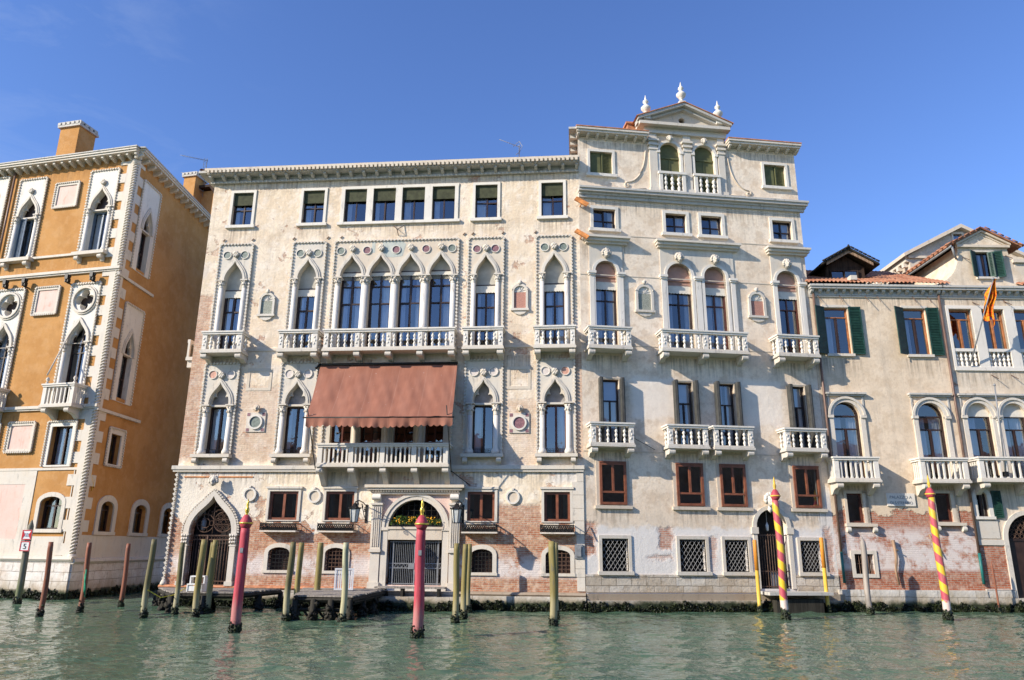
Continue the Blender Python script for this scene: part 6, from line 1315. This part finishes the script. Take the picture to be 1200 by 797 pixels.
q.build('wave_symbol', 'blue_grey', b); b = board(2.29, 1, -.0); text(b, '5', .0, -.176, 2.18, .31, 'black_paint', rot=(math.pi/2, 0, 0)); MB().box(-.2, .2, -.16, -.14, 2.50, 2.53).build('clamp', 'iron', SP)
# ropes tied to poles
def rope_thing(label, pts, mat, r=.02): tag(MB().tube(pts, r, 5).build('rope', mat), label, 'rope')
MT['rope_green'] = simple('green_rope', (.02, .22, .12), .8, .3, 10); MT['rope_yellow'] = simple('yellow_rope', (.7, .6, .05), .8, .2, 10)
rope_thing('green rope hanging from the middle brown pole', [(-15.53, 28.28, 1.5), (-15.50, 28.26, 1.1), (-15.44, 28.25, .8), (-15.40, 28.25, .55), (-15.48, 28.26, .75), (-15.55, 28.28, 1.35)], 'rope_green', .025)
rope_thing('pale mooring line slung from the lone olive pole to the jetty', [(-12.4, 26.6, .9), (-12.2, 27.2, .62), (-12.1, 28.0, .66), (-12.3, 29.6, .85)], 'rope_yellow', .015)
# jetties
def jetty(label, poly, z, posts, name='jetty', beams=True):
    Jt = thing(name, label, 'jetty', (poly[0][0], poly[0][1], 0)); ox, oy = poly[0]; P = [Vector((x-ox, y-oy, 0)) for x, y in poly]
    q = MB(); a, b, c, d = P; n = max(3, int((d-a).length/.17)); rr = random.Random(1)
    for i in range(n):
        t0_, t1_ = i/n, (i+.92)/n; e = rr.uniform(-.05, .05); dz = rr.uniform(-.008, .008); p = [a.lerp(d, t0_), b.lerp(c, t0_), b.lerp(c, t1_), a.lerp(d, t1_)]; dx = (b-a).normalized()*e
        q.add([(v.x-dx.x, v.y, z+dz) for v in p]+[(v.x-dx.x, v.y, z-.05+dz) for v in p], [(0, 1, 2, 3), (7, 6, 5, 4), (0, 4, 5, 1), (1, 5, 6, 2), (2, 6, 7, 3), (3, 7, 4, 0)])
    q.build('deck', 'deck', Jt); q = MB()
    for u, v in ((a, b), (b, c), (a, d), (a.lerp(d, .5), b.lerp(c, .5))): q.tube([u+Vector((0, .05, z-.14)), v+Vector((0, .05, z-.14))], .085, 4)
    q.build('beams', 'deck_dark', Jt)
    for s_, t in posts:
        p = a.lerp(b, s_).lerp(d.lerp(c, s_), t); al = MB().lathe((p.x, p.y, -.8), [(.11, 0), (.12, .9), (.10, z+.68)], 8); rr = random.Random(int(s_*90+t*7)); [al.blob((p.x+.12*math.cos(k*1.1), p.y+.12*math.sin(k*1.1), abs(rr.gauss(0, .2))), rr.uniform(.04, .09), .5, 6, 0, (1, 1, 1), k) for k in range(26)]; al.build('post', 'deck_dark', Jt)
    return Jt
jetty('weathered plank jetty below the pointed water door', [(-12.4, 28.5), (-10.0, 28.5), (-9.2, 31.2), (-14.2, 31.4)], .74, [(0, 0), (.5, 0), (1, 0), (0, .5), (1, .5), (.5, .5), (0, 1), (1, 1)])
JM = jetty('weathered plank jetty at centre, left of the water gate', [(-7.35, 26.5), (-5.35, 26.3), (-4.9, 31.0), (-8.3, 31.3)], .78, [(0.03, 0), (.35, 0), (.65, 0), (.97, 0), (0, .3), (1, .3), (.5, .3), (0, .6), (1, .6), (1, .95)])
q = MB()
for k in range(4): q.tube([(.15+.5*k, .1, .5), (.55+.5*k, .1, .05)], .04, 4)
q.tube([(0, .1, .32), (2, -.1, .30)], .06, 4).tube([(2.0, .0, .56), (2.35, 3.5, .58)], .10, 4).build('bracing', 'deck_dark', JM)
st = thing('step_stool', 'white wooden two-step stool on the jetty below the pointed water door', 'step stool', (-11.62, 28.75, .745))
q = MB(); 
for zz, yy in ((.28, -.1), (.55, .12)): q.box(-.27, .27, yy-.12, yy+.14, zz-.045, zz)
q.build('treads', 'white_paint', st); q = MB()
for xx in (-.27, .24): q.box(xx, xx+.04, -.22, .27, 0, .235).box(xx, xx+.04, .0, .27, .235, .50)
q.build('side_frame', 'white_paint', st); MB().box(-.23, .23, -.20, -.17, .02, .20).build('riser', 'white_paint', st)
lg_ = thing('slatted_gate', 'white slatted wooden gate panel standing on the central jetty', 'gate', (-6.35, 29.6, .79), R_(10))
MB().ring(-.36, .36, 0, .80, .06, -.03, .03).build('frame', 'white_paint', lg_); q = MB()
for k in range(8): q.box(-.285+.075*k, -.24+.075*k, -.012, .012, .05, .74)
q.build('slats', 'white_paint', lg_)
bn = thing('plank_bench', 'low grey plank bench in front of the iron water gate', 'bench', wl(FM, -6.6, -.95, .52), A_M)
MB().box(-1.7, 1.1, -.22, .22, .30, .36).build('plank', 'deck', bn)
for x in (-1.4, -.6, .2, .85): MB().box(x-.05, x+.05, -.18, .18, 0, .30).build('leg', 'deck_dark', bn)
fd = tag(MB().tube([(-11.36, 29.45, 1.0), (-11.36, 29.45, 1.9)], .07, 8, 0, .05).blob((-11.36, 29.45, 1.95), .09, .2, 7).build('fender', 'iron_grey'), 'grey rubber fender hanging on the thin olive pole by the pointed door', 'fender')
# ---- seaweed fringe along the waterline
def fringe(segs):
    q = MB(); rr = random.Random(9)
    for (p, r, dens, top) in segs:
        p, r = Vector((*p, 0)), Vector((*r, 0)); L = (r-p).length; nrm = Vector(((r-p).y, -(r-p).x, 0)).normalized()
        for k in range(int(L*dens*1.5)):
            t = rr.random(); hx = rr.random(); h0 = top*(.92+.20*math.sin(t*L*1.9)+.18*math.sin(t*L*5.3)+.16*math.sin(t*L*13)+.1*math.sin(t*L*31)); z = -.05+h0*hx
            c = p.lerp(r, t)+nrm*(rr.uniform(.0, .05)+.07*(1-hx)); a = Vector((rr.gauss(0, 1), rr.gauss(0, 1), rr.gauss(0, .8))).normalized()*rr.uniform(.03, .07); b = a.cross(Vector((rr.gauss(0, 1), rr.gauss(0, 1), 1))).normalized()*rr.uniform(.02, .045)
            c = c+Vector((0, 0, z)); q.add([c-a, c+b-Vector((0, 0, .03)), c+a, c-b], [(0, 1, 2, 3)])
    o = q.build('seaweed', 'algae'); o['kind'] = 'stuff'; return o
def seg(F, x0, x1, y, dens, top): return ((wl(F, x0, y).x, wl(F, x0, y).y), (wl(F, x1, y).x, wl(F, x1, y).y), dens, top)
s0 = wl(FO, -.3+.1, .0); s1 = wl(FO, -.3+16*ca, 16*sa)
fringe([seg(FM, -17.7, -9.2, -.14, 260, .32), seg(FM, -9.2, -4.7, -1.17, 340, .34), seg(FM, -5, 0, -.36, 420, .36), seg(FT, 0, 10.9, -.36, 420, .34), seg(FR, .1, 12.5, -.16, 420, .36), seg(FO, -12, -.3, -.12, 320, .38), ((s0.x, s0.y), (s1.x, s1.y), 240, .36)])
# ---- opposite bank, behind the photographer: seen only as reflections
for i, (x, w, h, lab) in enumerate(((-74, 44, 14, 'brick red house across the canal, widest of the row'), (-29.8, 26, 12.5, 'brick red house across the canal, lowest of the row'), (-3.6, 30, 15.5, 'brick red house across the canal, tallest of the row'), (26.6, 44, 13.5, 'brick red house across the canal, at end of the row'))):
    B_ = thing('opposite_house', lab, 'house', (x, -26, 0), 0, 'houses on the opposite bank')
    hs = [rect(1.2+k*2.6, 2.2+k*2.6, 2.5+f*3.4, 4.5+f*3.4) for k in range(int((w-2)/2.6)) for f in range(3)]
    m = MB().plate(rect(0, w, -.4, h), hs, 0, .3).box(0, w, .31, 8, -.4, h).build('wall', 'wall_far', B_)
    m.rotation_euler = (0, 0, math.pi); m.location = (w, 0, 0); q = MB().xprism([(-.4, h), (8.4, h), (4, h+2)], -.2, w+.2).build('roof', 'tiles', B_); q.rotation_euler = (0, 0, math.pi); q.location = (w, 0, 0)
